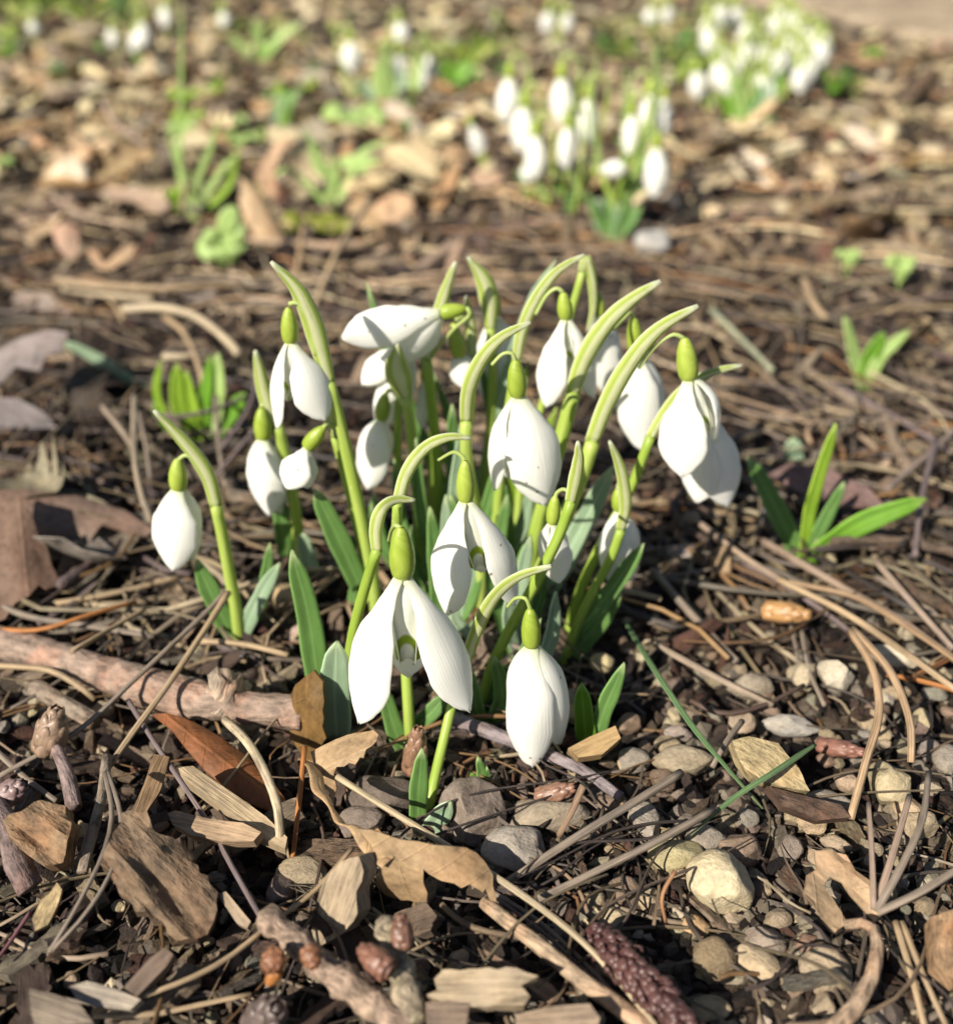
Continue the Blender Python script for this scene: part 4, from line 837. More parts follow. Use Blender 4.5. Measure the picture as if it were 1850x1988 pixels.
traced('dead_leaf', 'pale oak leaf with ragged lobes on the dark band at the left', 'leaf', [(190, 375), (220, 360), (270, 365), (320, 380), (332, 405), (315, 420), (285, 410), (260, 395), (225, 395), (200, 385)], G(260, 420, .012), (0, -.5, 1), .0008, DEAD, (.40, .30, .22), 0, .003, 80, group=LF)
traced('dead_leaf', 'pinkish tan leaf standing on edge at the left', 'leaf', [(100, 445), (125, 432), (150, 440), (155, 470), (150, 505), (130, 500), (112, 480)], G(130, 510, .003), (.3, -1, .5), .0008, DEAD, (.42, .28, .20), 0, .002, 100, group=LF)
traced('dead_leaf', 'two lobed tan leaf on edge right of the pinkish one', 'leaf', [(172, 485), (190, 490), (205, 515), (240, 480), (265, 475), (255, 500), (215, 525), (190, 522)], G(215, 530, .003), (.1, -1, .6), .0008, DEAD, (.45, .31, .19), 0, .002, 100, group=LF)
traced('dead_leaf', 'tan leaf piece beyond the back patch bud', 'leaf', [(900, 345), (925, 332), (965, 335), (975, 350), (950, 365), (915, 362)], G(935, 365, .008), (0, -.8, 1), .0008, DEAD, (.42, .29, .2), 0, .002, 100, group=LF)
traced('dead_leaf', 'brown leaf peeking out below the four bladed shoot tips', 'leaf', [(1490, 920), (1530, 900), (1600, 915), (1680, 950), (1720, 990), (1640, 985), (1560, 960)], G(1600, 990, .009), (0, -.6, 1), .0008, DEAD, (.20, .13, .12), 0, .002, 100, group=LF)
# bark and wood chips
CG, CB = 'wood chips of the litter', 'bark chips of the litter'
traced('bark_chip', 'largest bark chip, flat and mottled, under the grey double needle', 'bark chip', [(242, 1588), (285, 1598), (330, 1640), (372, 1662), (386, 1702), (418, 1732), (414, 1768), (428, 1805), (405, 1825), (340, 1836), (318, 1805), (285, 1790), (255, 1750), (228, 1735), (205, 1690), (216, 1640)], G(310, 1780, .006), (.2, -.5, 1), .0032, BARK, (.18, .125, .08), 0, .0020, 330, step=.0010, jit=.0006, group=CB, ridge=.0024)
traced('wood_chip', 'grey wedge of wood standing on edge beside the oak leaf', 'wood chip', [(722, 1650), (732, 1685), (716, 1722), (722, 1762), (695, 1800), (642, 1832), (632, 1795), (640, 1745), (655, 1700), (690, 1665)], G(680, 1830, .003), (-.5, -.7, .5), .003, WOOD, (.36, .28, .19), 0, .0005, 300, step=.0011, jit=.0002, grain=((640, 1830), (700, 1660)), group=CG, ridge=.0006)
traced('wood_chip', 'pale splintered chip below the triangular shard at the lower edge', 'wood chip', [(842, 1912), (860, 1897), (930, 1894), (1000, 1893), (1040, 1908), (1012, 1925), (1028, 1945), (1015, 1962), (930, 1966), (870, 1956), (832, 1942), (850, 1930)], G(930, 1960, .007), (0, -.45, 1), .0035, WOOD, (.45, .35, .23), 0, .0005, 300, step=.0011, jit=.0002, group=CG, ridge=.0012)
traced('wood_chip', 'brown block chip cut off by the lower edge beside the oak twig', 'wood chip', [(828, 1962), (870, 1958), (912, 1962), (905, 2010), (830, 2010)], G(870, 2000, .007), (0, -.3, 1), .003, WOOD, (.26, .19, .14), 0, .0006, 300, group=CG, ridge=.0006)
traced('wood_chip', 'broad flat chip cut off by the lower edge right of the block', 'wood chip', [(1000, 1985), (1060, 1968), (1140, 1962), (1160, 1990), (1150, 2030), (1000, 2030)], G(1080, 2000, .007), (0, -.35, 1), .003, WOOD, (.38, .28, .19), 0, .0006, 300, group=CG, ridge=.0006)
traced('wood_chip', 'triangular brown shard above the pale splintered chip', 'wood chip', [(938, 1842), (975, 1862), (1030, 1888), (1070, 1910), (1105, 1955), (1060, 1945), (1020, 1910), (985, 1890), (955, 1878)], G(1000, 1900, .004), (0, -.8, 1), .0018, WOOD, (.30, .2, .13), 0, .0006, 300, group=CG)
traced('wood_chip', 'long pale flat stick lying under the glossy brown leaf', 'wood chip', [(352, 1508), (380, 1502), (450, 1550), (520, 1600), (560, 1640), (556, 1662), (510, 1640), (430, 1580), (370, 1535)], G(450, 1590, .007), (.1, -.4, 1), .0028, WOOD, (.46, .35, .22), 0, .0005, 300, group=CG, ridge=.0008)
traced('wood_chip', 'split tan stick with a bleached end left of the orange needle', 'wood chip', [(336, 1592), (350, 1586), (420, 1602), (480, 1610), (515, 1628), (500, 1645), (440, 1645), (380, 1632), (345, 1612)], G(420, 1640, .007), (0, -.5, 1), .003, WOOD, (.43, .30, .19), 0, .0006, 300, group=CG, ridge=.0008)
traced('wood_chip', 'dark slanting chip between the glossy leaf and the forked stalk', 'wood chip', [(300, 1470), (330, 1475), (312, 1540), (280, 1590), (256, 1580), (280, 1530)], G(290, 1580, .004), (.3, -.6, 1), .0018, WOOD, (.28, .18, .10), 0, .0006, 300, group=CG, ridge=.0006)
traced('wood_chip', 'dark squared chip below the largest bark chip', 'wood chip', [(250, 1925), (300, 1868), (328, 1848), (344, 1862), (330, 1885), (275, 1942)], G(295, 1930, .007), (.1, -.5, 1), .003, WOOD, (.21, .15, .11), 0, .0006, 300, group=CG, ridge=.0006)
traced('wood_chip', 'pale grey chip at the start of the long tan needle', 'wood chip', [(145, 1920), (180, 1910), (235, 1925), (282, 1945), (262, 1965), (200, 1960), (160, 1945)], G(210, 1960, .006), (0, -.5, 1), .002, WOOD, (.40, .34, .27), 0, .0006, 300, group=CG)
traced('wood_chip', 'ribbed grey chip in the lower corner under the needles', 'wood chip', [(62, 1935), (110, 1945), (160, 1965), (185, 2000), (70, 2010)], G(110, 2000, .007), (.2, -.3, 1), .003, WOOD, (.30, .24, .18), 0, .0006, 300, group=CG, ridge=.0008)
traced('wood_chip', 'small straight chip right of the largest bark chip', 'wood chip', [(428, 1742), (445, 1738), (492, 1795), (485, 1808), (465, 1798)], G(455, 1795, .006), (0, -.5, 1), .002, WOOD, (.37, .28, .19), 0, .0005, 300, group=CG)
traced('bark_chip', 'torn yellowish bark scrap beside the wine red stalk', 'bark chip', [(62, 1790), (80, 1750), (115, 1722), (128, 1730), (112, 1775), (95, 1795), (70, 1808)], G(90, 1800, .006), (.2, -.5, 1), .0012, BARK, (.40, .30, .16), 0, .0008, 300, jit=.0003, group=CB)
traced('bark_chip', 'lumpy eaten bark piece near the forked stalk', 'bark chip', [(24, 1608), (60, 1592), (100, 1570), (140, 1580), (152, 1602), (160, 1640), (140, 1685), (105, 1695), (70, 1672), (40, 1640)], G(95, 1690, .005), (.1, -.6, 1), .005, BARK, (.25, .165, .095), 0, .0028, 380, step=.001, jit=.0003, group=CB, ridge=.001)
traced('bark_chip', 'yellow striped chip among stones below the pale forked needle', 'bark chip', [(1412, 1450), (1445, 1440), (1500, 1455), (1540, 1500), (1560, 1545), (1500, 1535), (1450, 1520), (1425, 1490)], G(1480, 1530, .006), (0, -.6, 1), .003, BARK, (.42, .33, .18), 0, .001, 300, group=CB, ridge=.0012)
traced('bark_chip', 'long dark chip under the yellow striped one', 'bark chip', [(1480, 1535), (1540, 1550), (1620, 1570), (1640, 1595), (1580, 1600), (1510, 1575)], G(1560, 1600, .004), (0, -.6, 1), .003, BARK, (.11, .07, .05), 0, .001, 300, group=CB)
traced('bark_chip', 'brown fibrous bark plate at the lower edge near the fanning needles', 'bark chip', [(1790, 1800), (1840, 1785), (1890, 1800), (1890, 1920), (1840, 1925), (1800, 1890)], G(1840, 1920, .006), (0, -.3, 1), .003, BARK, (.33, .21, .12), 0, .001, 300, group=CB, ridge=.001)
traced('wood_chip', 'ochre chip beside the two blunt leaf tips', 'wood chip', [(1100, 1462), (1140, 1440), (1190, 1420), (1200, 1445), (1165, 1475), (1120, 1480)], G(1150, 1480, .005), (0, -.6, 1), .003, WOOD, (.40, .27, .13), 0, .001, 300, group=CG, ridge=.001)
# chewed leaf fragment and its stalk
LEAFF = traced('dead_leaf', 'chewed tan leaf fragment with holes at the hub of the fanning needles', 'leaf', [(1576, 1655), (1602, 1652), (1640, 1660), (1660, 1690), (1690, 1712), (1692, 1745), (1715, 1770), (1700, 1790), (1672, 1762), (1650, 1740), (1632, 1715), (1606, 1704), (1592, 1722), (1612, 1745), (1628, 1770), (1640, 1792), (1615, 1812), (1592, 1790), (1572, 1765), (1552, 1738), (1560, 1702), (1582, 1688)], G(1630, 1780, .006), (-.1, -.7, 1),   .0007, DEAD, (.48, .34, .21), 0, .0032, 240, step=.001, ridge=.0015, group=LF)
strand('twig', 'smooth bent stalk running down from the chewed leaf', 'twig', [(1640, 1795, .008), (1690, 1795, .010), (1702, 1840, .010), (1690, 1900, .009), (1655, 1960, .008), (1610, 2010, .006)], 32, (.40, .29, .20), BARK, 'twigs of the litter', .14, (.6, 1.15), 12)
# bract-like bud at the foot of the second flower
def husk(label, A, B, w, col, name='bud_husk'):
    root = empty(name, A); tag(root, label, 'bud husk', 'bud husks'); mb = MB(); bud(mb, A, B, w * mpp(A)); mb.build('scales', BUDM, root, color=col)
husk('pointed brown bud husk at the foot of the second flower stem', G(802, 1500, .003), G(812, 1412, .012), 24, (.20, .115, .07))
husk('dark cone husk between the flat grey stone and the bluish twig', G(1040, 1550, .004), G(1118, 1528, .007), 20, (.22, .12, .08))
husk('woody tan seed head on a stalk at the left edge', G(92, 1462, .006), G(112, 1372, .014), 32, (.26, .175, .12))
husk('purplish round husk below the woody seed head', G(-5, 1555, .005), G(50, 1520, .008), 26, (.22, .15, .14))
husk('crumpled dark cap under the budded twig', G(500, 1990, .003), G(540, 1955, .010), 40, (.12, .09, .08))
husk('red brown bud lying under the lit curved straws', G(1585, 1445, .004), G(1680, 1462, .007), 17, (.19, .09, .065))
husk('amber bud lying above the white stone', G(1480, 1185, .005), G(1575, 1195, .007), 22, (.36, .20, .08))
strand('twig', 'segmented purplish root at the lower left edge', 'twig', [(-10, 1560, .006), (20, 1620, .007), (35, 1680, .007), (60, 1725, .005)], 46, (.20, .145, .135), BARK, 'twigs of the litter', .16, (1, 1.1), 12)
strand('twig', 'grey purple stalk carrying the woody seed head', 'twig', [(105, 1440, .008), (130, 1500, .008), (145, 1570, .006)], 28, (.24, .18, .17), BARK, 'twigs of the litter', .12, (.8, 1.1), 10)
strand('twig', 'grey split stick under the arched straw', 'twig', [(70, 1335), (130, 1370), (185, 1402)], 36, (.26, .21, .16), BARK, 'twigs of the litter', .14, (1, .9), 10)

# ------------------------------------------------------------------ stones
random.seed(21)
def pebble_mesh(k):
    random.seed(300 + k); bm = bmesh.new(); bmesh.ops.create_icosphere(bm, subdivisions=4, radius=1)
    pl = [(Vector((random.gauss(0, 1), random.gauss(0, 1), random.gauss(0, 1))).normalized(), random.uniform(.58, .9)) for _ in range(random.randint(6, 11))]
    off = Vector((k * 7.1, 3, 1))
    for v in bm.verts:
        p = v.co.copy()
        for n, d in pl:
            e = p.dot(n) - d
            if e > 0: p -= n * (e * .93)
        p *= 1 + .10 * noise.noise(p * 1.7 + off) + .045 * noise.noise(p * 4.5 + off) + .02 * noise.noise(p * 11 + off)
        v.co = p
    me = bpy.data.meshes.new('pebble'); bm.to_mesh(me); bm.free(); me.materials.append(STONE)
    me.polygons.foreach_set('use_smooth', [True] * len(me.polygons)); me.set_sharp_from_angle(angle=R(42)); return me
PEB = [pebble_mesh(k) for k in range(12)]
PGR = 'stones among the litter'
def stone(px, py, w, h, col, label, rot=None, k=None):
    s = mpp(G(px, py)); rx, ry = w / 2 * s * 1.12, h / 2 * s * 1.15; rz = ry * random.uniform(.85, 1.0)
    c = G(px, py, rz * .7)
    M = Matrix.Translation(c) @ Matrix.Rotation(R(rot if rot is not None else random.uniform(-12, 12)), 4, 'Z') @ Matrix.Diagonal((rx, ry, rz, 1)) @ Matrix.Rotation(random.choice((0, math.pi)), 4, 'X')
    o = place('stone', PEB[k if k is not None else random.randrange(12)], M, [q * .85 for q in col]); return tag(o, label, 'stone', PGR)
CRM, SGY, SBR, STN = (.50, .40, .25), (.29, .25, .205), (.23, .165, .12), (.38, .30, .20)
for a in [(1395, 1718, 118, 118, (.56, .47, .31), 'largest cream yellow stone, lit on its upper side', -35), (1312, 1665, 100, 72, (.38, .33, .19), 'tan green stone at the tip of the shorter grass blade'), (1372, 1632, 72, 62, SGY, 'grey stone tucked behind the tan green one'),
          (1000, 1655, 118, 92, (.33, .29, .25), 'flat pitted grey stone behind the upper thick straw'), (915, 1575, 118, 118, (.23, .185, .155), 'dark creased stone just right of the nearest stem'), (1055, 1585, 160, 84, (.30, .25, .19), 'broad tan grey stone behind the flat pitted one', 10),
          (1250, 1598, 56, 72, (.33, .28, .235), 'oval upright grey pebble between the thick straws'), (1435, 1655, 76, 78, SBR, 'brown stone behind the largest cream one'), (1180, 1780, 96, 52, (.46, .37, .24), 'cream angular stone with a notch above the catkin'), (1150, 1755, 52, 56, STN, 'small cream stone behind the notched one'),
          (1212, 1735, 66, 58, SBR, 'brown stone under the lower thick straw'), (1265, 1748, 50, 50, STN, 'tan stone beside the reddish husk strand'), (1347, 1802, 58, 46, (.50, .33, .18), 'small orange tan stone below the largest cream one'), (1468, 1875, 118, 62, (.46, .36, .24), 'long tan stone lying diagonally right of the catkin', -32),
          (1482, 1828, 80, 66, (.31, .25, .20), 'grey brown stone above the long diagonal one'), (1562, 1835, 54, 52, (.24, .15, .11), 'reddish brown stone below the chewed leaf'), (1600, 1890, 92, 94, (.40, .315, .215), 'blocky tan stone left of the bent stalk'), (1594, 1960, 50, 62, (.37, .29, .2), 'egg shaped stone under the blocky tan one'),
          (1380, 1965, 82, 54, (.40, .31, .2), 'low tan stone at the lower edge right of the catkin'), (1505, 1785, 58, 38, (.36, .28, .2), 'flat small stone under the chewed leaf'), (1385, 1865, 76, 78, (.24, .18, .11), 'rough mossy brown stone beside the catkin'), (1545, 1925, 56, 46, SBR, 'brown pebble between the long and egg shaped stones'),
          (588, 1700, 96, 68, (.33, .265, .18), 'faceted tan stone left of the grey wood wedge'), (545, 1730, 46, 70, (.21, .16, .14), 'dark stone left of the faceted tan one'), (1622, 1310, 66, 62, (.52, .46, .36), 'rounded white stone behind the lit curved straws'), (1558, 1312, 66, 52, (.42, .35, .24), 'tan stone beside the rounded white one'),
          (1745, 1276, 110, 48, (.52, .45, .34), 'pale flat stone past the lit curved straws'), (1722, 1520, 78, 88, (.46, .38, .24), 'yellowish upright stone between two standing straws'), (1535, 1408, 96, 40, (.38, .35, .31), 'bluish white flat stone above the yellow striped chip'), (1330, 1480, 110, 66, (.33, .27, .19), 'low tan stone near the bluish twig end'),
          (1668, 1052, 54, 42, (.45, .42, .38), 'pale round stone at the foot of the four bladed shoot'), (1318, 1072, 66, 38, (.34, .29, .25), 'grey stone right of the crossed bud'), (1402, 1095, 40, 70, (.36, .25, .15), 'ochre stone standing right of the grey one'), (740, 1545, 120, 84, (.17, .135, .115), 'dark stone left of the nearest stem'), (700, 1600, 96, 66, (.19, .15, .125), 'dark flat stone behind the oak leaf fold'),
          (1230, 1480, 66, 50, SGY, 'grey stone above the upper thick straw'), (1180, 1560, 70, 44, SBR, 'brown stone under the end of the bluish twig'), (1610, 1560, 90, 50, SGY, 'grey stone beside the long dark chip'), (1780, 1600, 70, 56, STN, 'tan stone behind the tall grey needle'), (1840, 1480, 60, 60, SGY, 'grey stone at the edge right of the standing straws'), (1690, 1400, 60, 46, (.36, .28, .19), 'tan stone between the two lit curved straws'),
          (1265, 470, 66, 50, (.45, .44, .42), 'pale blue grey stone below the back patch'), (1455, 1330, 80, 50, (.30, .25, .19), 'tan grey stone beyond the green grass blade'), (1500, 1000, 46, 60, (.36, .33, .31), 'grey stone left of the foot of the four bladed shoot'), (560, 1160, 60, 66, (.46, .34, .2), 'tan nut shaped stone left of the single broad leaf'), (590, 1230, 70, 46, (.36, .27, .22), 'pinkish stone under the single broad leaf')]:
    stone(*a)

# ------------------------------------------------------------------ scattered litter, every piece an object
LM = [(120, 1270, 'beside the thick broken stick'), (330, 1740, 'beside the largest bark chip'), (690, 1900, 'around the budded oak twig'), (1240, 1900, 'around the scaly catkin'), (1400, 1740, 'around the largest cream stone'), (1640, 1740, 'around the chewed leaf'),
      (1580, 980, 'around the four bladed shoot'), (1690, 690, 'around the pale three bladed shoot'), (390, 790, 'around the bright stubby leaf tuft'), (435, 470, 'around the lobed green leaf'), (1130, 380, 'at the foot of the back patch'), (1460, 200, 'by the far large patch'), (760, 190, 'by the small far patch'),
      (280, 100, 'near the far green cover'), (960, 1590, 'among the stones in front of the clump'), (60, 1080, 'by the large brown leaf'), (40, 700, 'by the lavender grey leaf'), (1700, 1300, 'by the lit curved straws'), (360, 1120, 'under the lone left snowdrop'), (1330, 1250, 'beside the green grass blade'),
      (460, 1500, 'around the glossy brown leaf'), (900, 450, 'between the front clump and the back patch'), (1400, 500, 'in the shade beyond the high fat ovary'), (1640, 380, 'in the lit litter past the back patch'), (1700, 60, 'near the sandy path'), (200, 300, 'in the far leaf litter of the lime weed'), (1740, 200, 'between the path and the far large patch'),
      (1080, 90, 'beyond the back patch'), (600, 330, 'by the pale arching leaves'), (1250, 700, 'behind the clump'), (650, 480, 'by the leaning straws'), (30, 420, 'by the pinkish leaf on edge'), (800, 1250, 'inside the clump'), (1790, 1100, 'by the slanting needle bundle'), (90, 1640, 'by the lumpy eaten bark'), (1250, 1400, 'by the blunt leaf tips'), (1720, 1880, 'by the brown bark plate')]
def where(px, py): return min(LM, key=lambda l: (l[0] - px) ** 2 + (1.4 * (l[1] - py)) ** 2)[2]
BASES = [topx(o.location) + (o.location,) for o in bpy.data.objects if o.get('category') in ('snowdrop', 'shoot')]
def clear(p, r): return all((p.x - b[2].x) ** 2 + (p.y - b[2].y) ** 2 > r * r for b in BASES)
def spot(y0, y1, bias=1.0, x0=-160, x1=2010):
    while True:
        py = y0 + (y1 - y0) * random.random() ** bias; px = random.uniform(x0, x1); p = G(px, py)
        if p.x < pe(p.y) - .03: return px, py, p
def tone(c, p):  # colour by distance: damp mulch near, dry litter far, shade and sunlight painted in
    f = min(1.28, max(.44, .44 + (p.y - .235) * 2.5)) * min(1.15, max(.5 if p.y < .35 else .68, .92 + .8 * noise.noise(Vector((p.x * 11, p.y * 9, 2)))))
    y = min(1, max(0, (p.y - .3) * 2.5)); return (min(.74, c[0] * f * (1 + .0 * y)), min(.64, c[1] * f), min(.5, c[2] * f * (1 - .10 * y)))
def jit(c, a=.18):
    k = random.uniform(1 - a * 1.3, 1 + a); return tuple(max(.01, x * k * random.uniform(.95, 1.05)) for x in c)
def oak_outline(L):
    n = 34; pts = []; ph = random.uniform(0, 6); lobes = random.choice((3.2, 4.0, 3.6)); wmax = L * random.uniform(.24, .34)
    f = lambda t: wmax * (math.sin(math.pi * t ** .8) ** .8) * (.72 + .28 * math.cos(2 * math.pi * lobes * t + ph)) + L * .012
    up = [(L * (t - .5), f(t)) for t in [i / n for i in range(n + 1)]]; ph += .5
    dn = [(L * (t - .5), -f(t)) for t in [i / n for i in range(n, -1, -1)]]
    return (up + dn)[::-1]
E1, E2, E3, Z0 = Vector((1, 0, 0)), Vector((0, 1, 0)), Vector((0, 0, 1)), Vector((0, 0, 0))
LEAVES = []
for k in range(14):
    random.seed(500 + k); L = random.uniform(.03, .055); mb = MB()
    out = oak_outline(L) if k % 4 else [(L * .5 * math.cos(a) * (1 + .05 * math.cos(3 * a)), L * .2 * math.sin(a)) for a in [2 * math.pi * i / 26 for i in range(26)]]
    ph = Vector((k * 3.3, 1, 2)); cu = random.choice((-1, 1, 1.4)) * random.uniform(.12, .34) * L; tw = random.uniform(-.5, .5)
    zf = lambda x, y: cu * (y / (L * .3)) ** 2 + .25 * cu * (x / (L * .5)) ** 2 + tw * x * y / L * 1.4 + L * .06 * noise.noise(Vector((x, y, 0)) * 90 + ph) - .08 * abs(y) * math.cos(x / L * 22)
    slab(mb, out, .0004, zf, L / 15, (Z0, E1, E2, E3)); LEAVES.append((mb.mesh('dead_leaf', DEAD), L))
CHIPS = []
for k in range(14):
    random.seed(700 + k); L = random.uniform(.012, .03); w = L * random.uniform(.18, .42); mb = MB(); n = 9
    out = [(-L / 2 + L * i / n + random.uniform(-.1, .1) * w, -w / 2 * random.uniform(.65, 1.1)) for i in range(n + 1)] + [(L / 2 + random.uniform(-.3, .5) * w, w * random.uniform(-.3, .3))] + [(L / 2 - L * i / n + random.uniform(-.1, .1) * w, w / 2 * random.uniform(.65, 1.1)) for i in range(n + 1)] + [(-L / 2 + random.uniform(-.5, .3) * w, w * random.uniform(-.3, .3))]
    th = w * random.uniform(.28, .5); ph = Vector((k * 2.3, 1, 2))
    zf = lambda x, y: th * (.35 * noise.noise(Vector((x * 60, y * 700, 0)) + ph) + .3 * noise.noise(Vector((x * 150, y * 150, 5)) + ph)) + random.uniform(-.02, .02) * th
    slab(mb, out, th, zf, L / 16, (Z0, E1, E2, E3)); CHIPS.append((mb.mesh('wood_chip', WOOD if k % 3 else BARK, sharp=40), L, k % 3 == 0))
NEED = []
def needle_geo(mb, k, L, r, seg=6, n=16, c=None, M=None):
    b = random.uniform(-.16, .16) * L; b2 = random.uniform(-.10, .10) * L; h = random.uniform(0, .05) * L; kink = random.uniform(.3, .7); ka = random.choice((0, 0, 0, .25)) * random.choice((-1, 1))
    P = []
    for i in range(n):
        t = i / (n - 1); y = b * math.sin(math.pi * t) + b2 * math.sin(2 * math.pi * t) + (ka * L * (t - kink) if t > kink else 0)
        p = Vector((L * (t - .5), y, h * math.sin(math.pi * t))); P.append(M @ p if M else p)
    tube(mb, P, [r * (1 - .6 * (i / (n - 1)) ** 2) for i in range(n)], seg, c, .7)
for k in range(16):
    random.seed(900 + k); L = random.uniform(.035, .085); mb = MB(); r = random.uniform(.00034, .00062); needle_geo(mb, k, L, r)
    if k % 5 == 0: needle_geo(mb, k, L * .96, r)
    NEED.append((mb.mesh('pine_needle', NEEDLE), L))
TWIGS = []
for k in range(8):
    random.seed(1100 + k); L = random.uniform(.03, .08); mb = MB(); P = cr([Vector((L * (i / 5 - .5), random.uniform(-.08, .08) * L, random.uniform(0, .04) * L)) for i in range(6)], 34)
    tube(mb, P, [random.uniform(.9, 1.1) * L * .028 * (1 - .4 * i / 33) for i in range(34)], 10, None, 1, .2, 600)
    if k % 2: q = P[random.randint(10, 24)]; tube(mb, [q, q + Vector((.08, .10, .03)) * L, q + Vector((.2, .18, .05)) * L], [L * .017, L * .014, L * .008], 8, None, 1, .15, 600)
    TWIGS.append((mb.mesh('twig', BARK), L))
def lay(name, me, px, py, p, scale, z, tilt, col, label, cat, group):
    rz = random.uniform(0, 2 * math.pi)
    M = Matrix.Translation((p.x, p.y, gz(p.x, p.y) + z)) @ Matrix.Rotation(random.gauss(0, tilt), 4, 'X') @ Matrix.Rotation(random.gauss(0, tilt), 4, 'Y') @ Matrix.Rotation(rz, 4, 'Z') @ Matrix.Diagonal((*scale, 1))
    return tag(place(name, me, M, col), label, cat, group)
random.seed(77)
LT = [((.47, .365, .235), 'tan'), ((.31, .215, .13), 'brown'), ((.55, .455, .31), 'pale tan'), ((.16, .115, .09), 'dark brown'), ((.35, .225, .125), 'reddish brown'), ((.37, .32, .26), 'greyish')]
def leafspots():
    n = 0; guard = 0
    while n < 210 and guard < 9000:
        guard += 1
        px, py, p = spot(-40, 1180, 1.45)
        d = p.y
        if px > 1300 and random.random() < .55: continue
        if 480 < px < 1320 and py > 480: continue
        if py > 760 and (px > 250): continue
        if py > 500 and random.random() < .65: continue
        if not clear(p, .016): continue
        me, L = random.choice(LEAVES); c, nm = random.choices(LT, (5, 3, 3, 2, 2, 2))[0]
        s = random.uniform(.5, .95); t = random.choice((.15, .3, .5))
        st = 'flat' if t < .2 else 'tilted' if t < .4 else 'upturned'
        lay('dead_leaf', me, px, py, p, (s, s, s), random.uniform(.002, .009) + (.006 if t > .4 else 0), t, tone(jit(c), p), f'{st} {nm} dead leaf lying {where(px, py)}', 'leaf', LF); n += 1
leafspots()
NTn = [((.48, .35, .21), 'tan'), ((.28, .22, .165), 'grey brown'), ((.56, .44, .29), 'straw pale'), ((.40, .22, .10), 'rusty'), ((.16, .12, .105), 'dark')]
fore = 0
def needles(n, y0, y1, bias):
    k = 0
    while k < n:
        px, py, p = spot(y0, y1, bias)
        if not clear(p, .006) or (520 < px < 1260 and 600 < py < 1330 and random.random() < .6): continue
        me, L = random.choice(NEED); c, nm = random.choices(NTn, (5, 4, 3, 2, 2))[0]; s = random.uniform(.7, 1.15)
        if py > 1150: s *= .62
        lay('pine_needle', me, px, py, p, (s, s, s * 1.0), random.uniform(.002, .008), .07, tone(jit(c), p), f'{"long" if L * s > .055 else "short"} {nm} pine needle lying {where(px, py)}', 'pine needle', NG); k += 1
needles(62, 1150, 2020, 1.0); needles(150, 440, 1150, 1.0)
WT = [((.40, .30, .195), 'tan'), ((.25, .175, .12), 'brown'), ((.46, .37, .26), 'pale'), ((.17, .115, .09), 'dark'), ((.31, .26, .21), 'grey')]
def chips(n, y0, y1, bias, sc=1, x0=-160, x1=2010):
    for _ in range(n):
        for _t in range(20):
            px, py, p = spot(y0, y1, bias, x0, x1)
            if clear(p, .009): break
        me, L, bk = random.choice(CHIPS); c, nm = random.choices(WT, (4, 4, 2, 4, 2))[0]; s = random.uniform(.45, 1.0) * sc
        lay('bark_chip' if bk else 'wood_chip', me, px, py, p, (s, s, s), random.uniform(0, .004), .28, tone(jit(c), p), f'{nm} {"bark" if bk else "wood"} chip {"" if s > .6 * sc else "sliver "}lying {where(px, py)}', 'bark chip' if bk else 'wood chip', CB if bk else CG)
chips(110, 1180, 2010, .95, .5, -160, 900); chips(34, 1300, 2010, .95, .42, 900, 2010); chips(150, 350, 1180, 1.0, .6); chips(50, 0, 350, 1.2, .9)
ST = [(SGY, 'grey'), (STN, 'tan'), (SBR, 'brown'), (CRM, 'cream')]
def stones(n, y0, y1, x0, x1, lo, hi):
    for _ in range(n):
        for _t in range(20):
            px, py, p = spot(y0, y1, 1, x0, x1)
            if clear(p, .007): break
        c, nm = random.choices(ST, (5, 6, 3, 3))[0]; w = random.uniform(lo, hi)
        stone(px, py, w, w * random.uniform(.55, .9), jit(c), f'{"small" if w < (lo + hi) / 2 else "larger"} {nm} loose stone {where(px, py)}', random.uniform(-90, 90))
stones(130, 1340, 2010, 880, 1990, 20, 58); stones(34, 1320, 2010, 380, 900, 16, 46); stones(46, 900, 1400, 1080, 1990, 16, 50); stones(26, 1300, 2010, -120, 420, 16, 40); stones(20, 300, 900, 1200, 1990, 14, 34)
TT = [((.28, .2, .15), 'brown'), ((.2, .15, .14), 'dark'), ((.36, .28, .2), 'tan')]
for _ in range(56):
    for _t in range(30):
        px, py, p = spot(60, 1250, 1.0)
        if clear(p, .012) and not (480 < px < 1320 and py > 500): break
    me, L = random.choice(TWIGS); c, nm = random.choice(TT); s = random.uniform(.6, 1.0)
    lay('twig', me, px, py, p, (s, s, s), random.uniform(.003, .008), .06, tone(jit(c), p), f'{nm} thin twig lying {where(px, py)}', 'twig', 'twigs of the litter')

